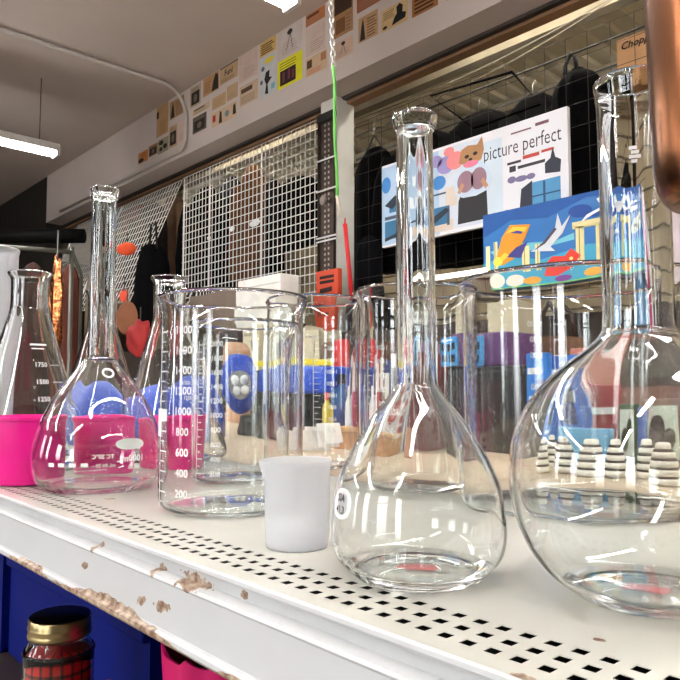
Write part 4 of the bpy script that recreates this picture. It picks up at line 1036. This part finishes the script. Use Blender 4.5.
# yellow level on the wall rack edge
p = ony(236,363,1.60); q = ony(358,362,1.60)
tag(MB().box(((p.x+q.x)/2,1.60,(p.z+q.z)/2),(q.x-p.x,.025,.019),ry=-math.atan2(q.z-p.z,q.x-p.x)).build('hanging_spirit_level',M((232,214,40),.45)),'yellow spirit level lying behind the tool bag','level')
# stands that carry it
tag(MB().box(((p.x+q.x)/2,1.60,(1.0+p.z-.030)/2),((q.x-p.x)*.8,.06,p.z-1.03),).build('dark_carton',M((30,26,26),.7)),'dark carton behind the tool bag under the yellow level','box')
# tan dome
c = ony(235,342,1.25); c.z -= .052; tag(MB().lathe(smoothprof([(0,c.z-1+.052),(.028,c.z-1+.049),(.050,c.z-1+.030),(.058,c.z-1),(.058,.06),(.060,0),(0,0)],4),(c.x,1.25,1.0),n=36).build('wooden_hat_form',M((198,156,128),.6),None,True,ang=50),'tan rounded wooden form behind the blue work light','form')
# white crumpled card
c = onz(320,452,1.0)
mb = MB()
for k in range(5): mb.box(c+Vector((.006*k-.01,.008*k-.01,.02+.003*k)),(.05,.002,.036+.006*(k%2)),rz=.5+.3*k,rx=.3-.15*k)
tag(mb.build('crumpled_paper',M((246,246,246),.7)),'crumpled white paper on the counter beside the tool bag','paper')
# bottles
def bottle(px, yt, Y, r, colr, capc, label):
    z = ony(px,yt,Y).z-1; x = ony(px,400,Y).x
    t = thing('small_bottle',(x,Y,1.0),label,'bottle','bottles on the counter')
    MB().lathe([(0,0),(r*.95,0),(r,.004),(r,z*.68),(r*.8,z*.76),(r*.42,z*.82),(r*.42,z*.88),(0,z*.88)],(x,Y,1.0),n=24).build('body',M(colr,.35),t,True,ang=40)
    MB().lathe([(0,z*.86),(r*.5,z*.86),(r*.5,z),(0,z)],(x,Y,1.0),n=20).build('cap',M(capc,.4),t,True,ang=40)
bottle(345,374,.98,.020,(38,92,150),(26,26,30),'dark-capped blue bottle beside the tool bag')
bottle(350,378,1.09,.020,(24,26,34),(30,80,150),'black bottle with blue cap beside the tool bag')
bottle(357,386,.95,.015,(232,234,238),(236,236,238),'white bottle behind the tall back beaker')
bottle(330,392,.90,.014,(200,180,60),(200,60,50),'little yellow bottle in front of the blue bottle')
x = ony(340,400,.86).x
t = thing('wooden_box',(x,.90,1.0),'low open wooden box behind the tall back beaker','box')
MB().box((x,.90,1.016),(.085,.06,.032),bev=.002).build('box_body',M((186,140,92),.6),t); MB().box((x,.90,1.036),(.09,.065,.006)).build('lid',M((206,164,112),.6),t)
# red can
z = ony(350,340,1.2).z-1; x = ony(350,400,1.2).x
t = thing('drink_can',(x,1.2,1.0),'red and yellow can behind the tall back beaker','can')
MB().lathe([(0,0),(.026,0),(.031,.006),(.031,z-.008),(.026,z),(0,z)],(x,1.2,1.0),n=28).build('body',M((206,40,40),.3),t,True,ang=40); MB().lathe([(.0314,z*.4),(.0314,z*.62)],(x,1.2,1.0),n=28).build('label_band',M((236,214,60),.4),t,True)
# standing books
cols = [(96,84,150),(214,206,206),(172,52,50),(112,80,64),(60,70,120),(226,222,220),(84,76,84),(150,130,150),(40,40,48),(130,60,58)]
names = ['violet','white','red','brown','navy','pale','grey','mauve','black','maroon']
xx = ony(358,400,.96).x
for k,(cl,nm) in enumerate(zip(cols,names)):
    th = .011+.004*((k*7)%3); hh = .165+.012*((k*5)%4)
    t = thing('standing_book',(xx+th/2,1.02,1.0),nm+' book spine standing in the row behind the middle flask neck','book','books standing behind the middle flask')
    MB().box((xx+th/2,1.02,1.0+hh/2),(th-.001,.12,hh),bev=.0015).build('cover',M(cl,.5),t)
    MB().box((xx+th/2,.9595,1.0+hh*.7),(th*.6,.001,hh*.3)).build('spine_label',M((230,226,216) if sum(cl) < 450 else (60,50,60),.5),t)
    xx += th
# small red ornaments behind the neck
# right part of the counter
def pack(px0,px1,yt,yb,Y,colr,label,parts=(),name='blister_pack',cat='package',dpt=.02,zb=None,group=None):
    return crate(px0,px1,yt,yb,Y,colr,label,name=name,cat=cat,dpt=dpt,zbase=1.0 if zb is None else zb,parts=parts,group=group,rough=.4)
t, fr, zt_ = pack(452,528,366,442,1.0,(7,7,9),'large black storage box on the counter behind the widest beaker',name='storage_box',cat='box',dpt=.12,parts=[('edge_line',(60,60,66),[rec(0,.93,1,.95)])])
pack(455,503,333,366,1.02,(104,64,118),'purple box standing on the black storage box',name='purple_box',cat='box',dpt=.1,zb=zt_+.0005)
tp_ = [('black_print',(20,30,50),[rec(.08,.55,.3,.8),rec(.38,.5,.6,.75),rec(.68,.55,.9,.8),rec(.1,.15,.4,.4),rec(.55,.12,.9,.38)]),('white_print',(220,236,246),[rec(.1,.86,.7,.92)])]
pack(441,464,337,366,.98,(60,150,216),'light blue packet with black print right of the middle flask neck',parts=tp_,zb=zt_+.0005,group='blue packets')
pack(441,470,366,378,.985,(236,232,232),'white and red packet edge under the light blue packet',parts=[('red_stripe',(206,40,44),[[(.3,.3),(1,.1),(1,.6),(.3,1)]])],zb=zt_-.001-.03,dpt=.012,group='blue packets') if False else None
bp_ = [('white_print',(226,236,246),[rec(.1,.80,.7,.86),rec(.15,.55,.5,.6),rec(.3,.3,.75,.34)]),('dark_print',(16,40,100),[rec(.5,.4,.9,.75),rec(.1,.08,.5,.2)]),('colour_spots',(226,120,60),[circ(.25,.08,.1,.05),circ(.6,.06,.08,.04)])]
pack(521,546,353,424,.93,(40,120,206),'blue blister pack on the counter, left of two',parts=bp_,group='blue packets')
pack(547,582,355,424,.95,(30,96,186),'blue blister pack on the counter, right of two',parts=bp_+[('lettering',(236,240,250),[rec(.4,.62,.95,.72)])],group='blue packets')
pack(584,612,372,440,1.0,(178,44,52),'red packet on the counter seen through the big round flask',parts=[('white_print',(236,232,230),[rec(.1,.6,.9,.7)])])
pack(556,604,424,466,.90,(86,160,206),'sky blue low box seen through the big round flask',name='card_box',cat='box',dpt=.02)
pack(612,640,396,456,.98,(60,90,60),'dark green framed picture on the counter',name='picture_card',parts=[('white_field',(206,214,204),[rec(.12,.1,.88,.9)]),('green_shapes',(110,150,80),[circ(.4,.4,.2,.2),circ(.65,.6,.15,.15)])])
pack(648,690,392,456,1.0,(120,90,76),'brown framed green picture at the right edge of the counter',name='picture_card',parts=[('white_field',(196,206,190),[rec(.1,.1,.9,.9)]),('green_shapes',(96,140,76),[circ(.4,.5,.2,.25),circ(.7,.4,.15,.15)])])
pack(640,650,400,456,.97,(50,90,170),'narrow blue box between the two framed pictures',name='card_box',cat='box')
# backing board
tag(MB().box((-.2,1.5,1.07),(2.6,.02,.14)).build('backing_board',M((126,88,80),.7)),'reddish brown backing board along the far side of the counter','board')
pack(399,420,424,458,.86,(186,140,112),'tan card standing on the counter seen through the middle flask',name='tan_card',cat='card',dpt=.012)
# striped shell candles
for k,(px,Y,lab) in enumerate([(532,.80,'leftmost striped candle seen through the big flask'),(564,.83,'third striped candle from the left, before the sky blue box'),(588,.82,'middle one of the seven striped candles in the big flask'),(612,.83,'fifth striped candle from the left through the big flask'),(652,.85,'second striped candle from the right, by the framed picture'),(668,.80,'striped candle nearest the right edge'),(548,.86,'striped candle standing just behind the leftmost one')]):
    x = ony(px,460,Y).x
    pr = []
    for j in range(5):
        r_ = (.0158,.015,.0135,.0112,.0075)[j]
        for q in range(5):
            a = -PI/2+PI*q/4.0*.98; pr.append((r_*(.74+.26*math.cos(a)), .0055+j*.0100+.0048*math.sin(a)))
    t = thing('beehive_candle',(x,Y,1.0),lab,'candle','striped candles on the counter')
    MB().lathe([(0,.0005)]+pr+[(0,.0510)],(x,Y,1.0),n=28).build('wax_body',M((236,230,220),.5),t,True)
    mb = MB()
    for j in range(4): mb.lathe([((.0120,.0114,.0104,.008)[j],.0080+j*.0100),((.0144,.0137,.0124,.0098)[j],.0094+j*.0100),((.0144,.0135,.0120,.0094)[j],.0116+j*.0100),((.0120,.0110,.0100,.0076)[j],.0130+j*.0100)],(x,Y,1.0),n=28)
    mb.build('brown_stripes',M((58,42,34),.7),t,True)
# brown handbag with two handles
a = ony(520,330,1.15); b = ony(574,366,1.15)
cx = (a.x+b.x)/2; W = b.x-a.x; zt1 = ony(547,336,1.15).z
t = thing('brown_handbag',(cx,1.2,1.0),'brown handbag with two upright handles behind the widest beaker','handbag')
BR = pmat('brown_leather',(110,76,54),.5,var=.15,scale=10)
mb = MB(); frh = lambda u,v,q: Vector((cx+u*W/2,1.15+q,1.0+v*(zt1-1.0))); mb.prism([(-1,0),(1,0),(.95,.7),(.6,1),(-.6,1),(-.95,.7)],frh,0,.09); mb.build('bag_body',BR,t)
zt2 = ony(547,304,1.15).z
for yy in (1.16,1.225):
    MB().tube([(cx-W*.26,yy,zt1-.02),(cx-W*.14,yy,zt2-.01),(cx,yy,zt2+.008),(cx+W*.14,yy,zt2-.01),(cx+W*.26,yy,zt1-.02)],.006,8).build('handle',M((52,38,32),.5),t,True)
pack(572,604,348,364,1.12,(196,120,104),'salmon coloured packet lying right of the handbag',zb=None,dpt=.03,name='card_packet')

# ------------------------------------------------------------------ daylight, lamps, view
w = bpy.data.worlds.new('daylight'); S.world = w; w.use_nodes = True
nt = w.node_tree; bg = nt.nodes['Background']
tc = nt.nodes.new('ShaderNodeTexCoord'); sp = nt.nodes.new('ShaderNodeSeparateXYZ'); nt.links.new(tc.outputs['Generated'],sp.inputs[0])
rp = nt.nodes.new('ShaderNodeValToRGB'); mp = nt.nodes.new('ShaderNodeMapRange'); mp.inputs[1].default_value = -1; mp.inputs[2].default_value = 1
nt.links.new(sp.outputs[2],mp.inputs[0]); nt.links.new(mp.outputs[0],rp.inputs[0])
rp.color_ramp.elements[0].position = .46; rp.color_ramp.elements[0].color = (.16,.15,.14,1)
rp.color_ramp.elements[1].position = .54; rp.color_ramp.elements[1].color = (.92,.96,1,1)
nt.links.new(rp.outputs[0],bg.inputs[0]); bg.inputs[1].default_value = 12.0
S.view_settings.view_transform = 'Standard'; S.view_settings.look = 'None'; S.view_settings.gamma = 1; S.view_settings.use_curve_mapping = False
S.view_settings.exposure = 0.34
cy = S.cycles
cy.max_bounces = 28; cy.transmission_bounces = 28; cy.glossy_bounces = 10; cy.diffuse_bounces = 5; cy.transparent_max_bounces = 16
cy.caustics_refractive = True; cy.caustics_reflective = True; cy.blur_glossy = .3; cy.sample_clamp_indirect = 80
cy.use_denoising = True
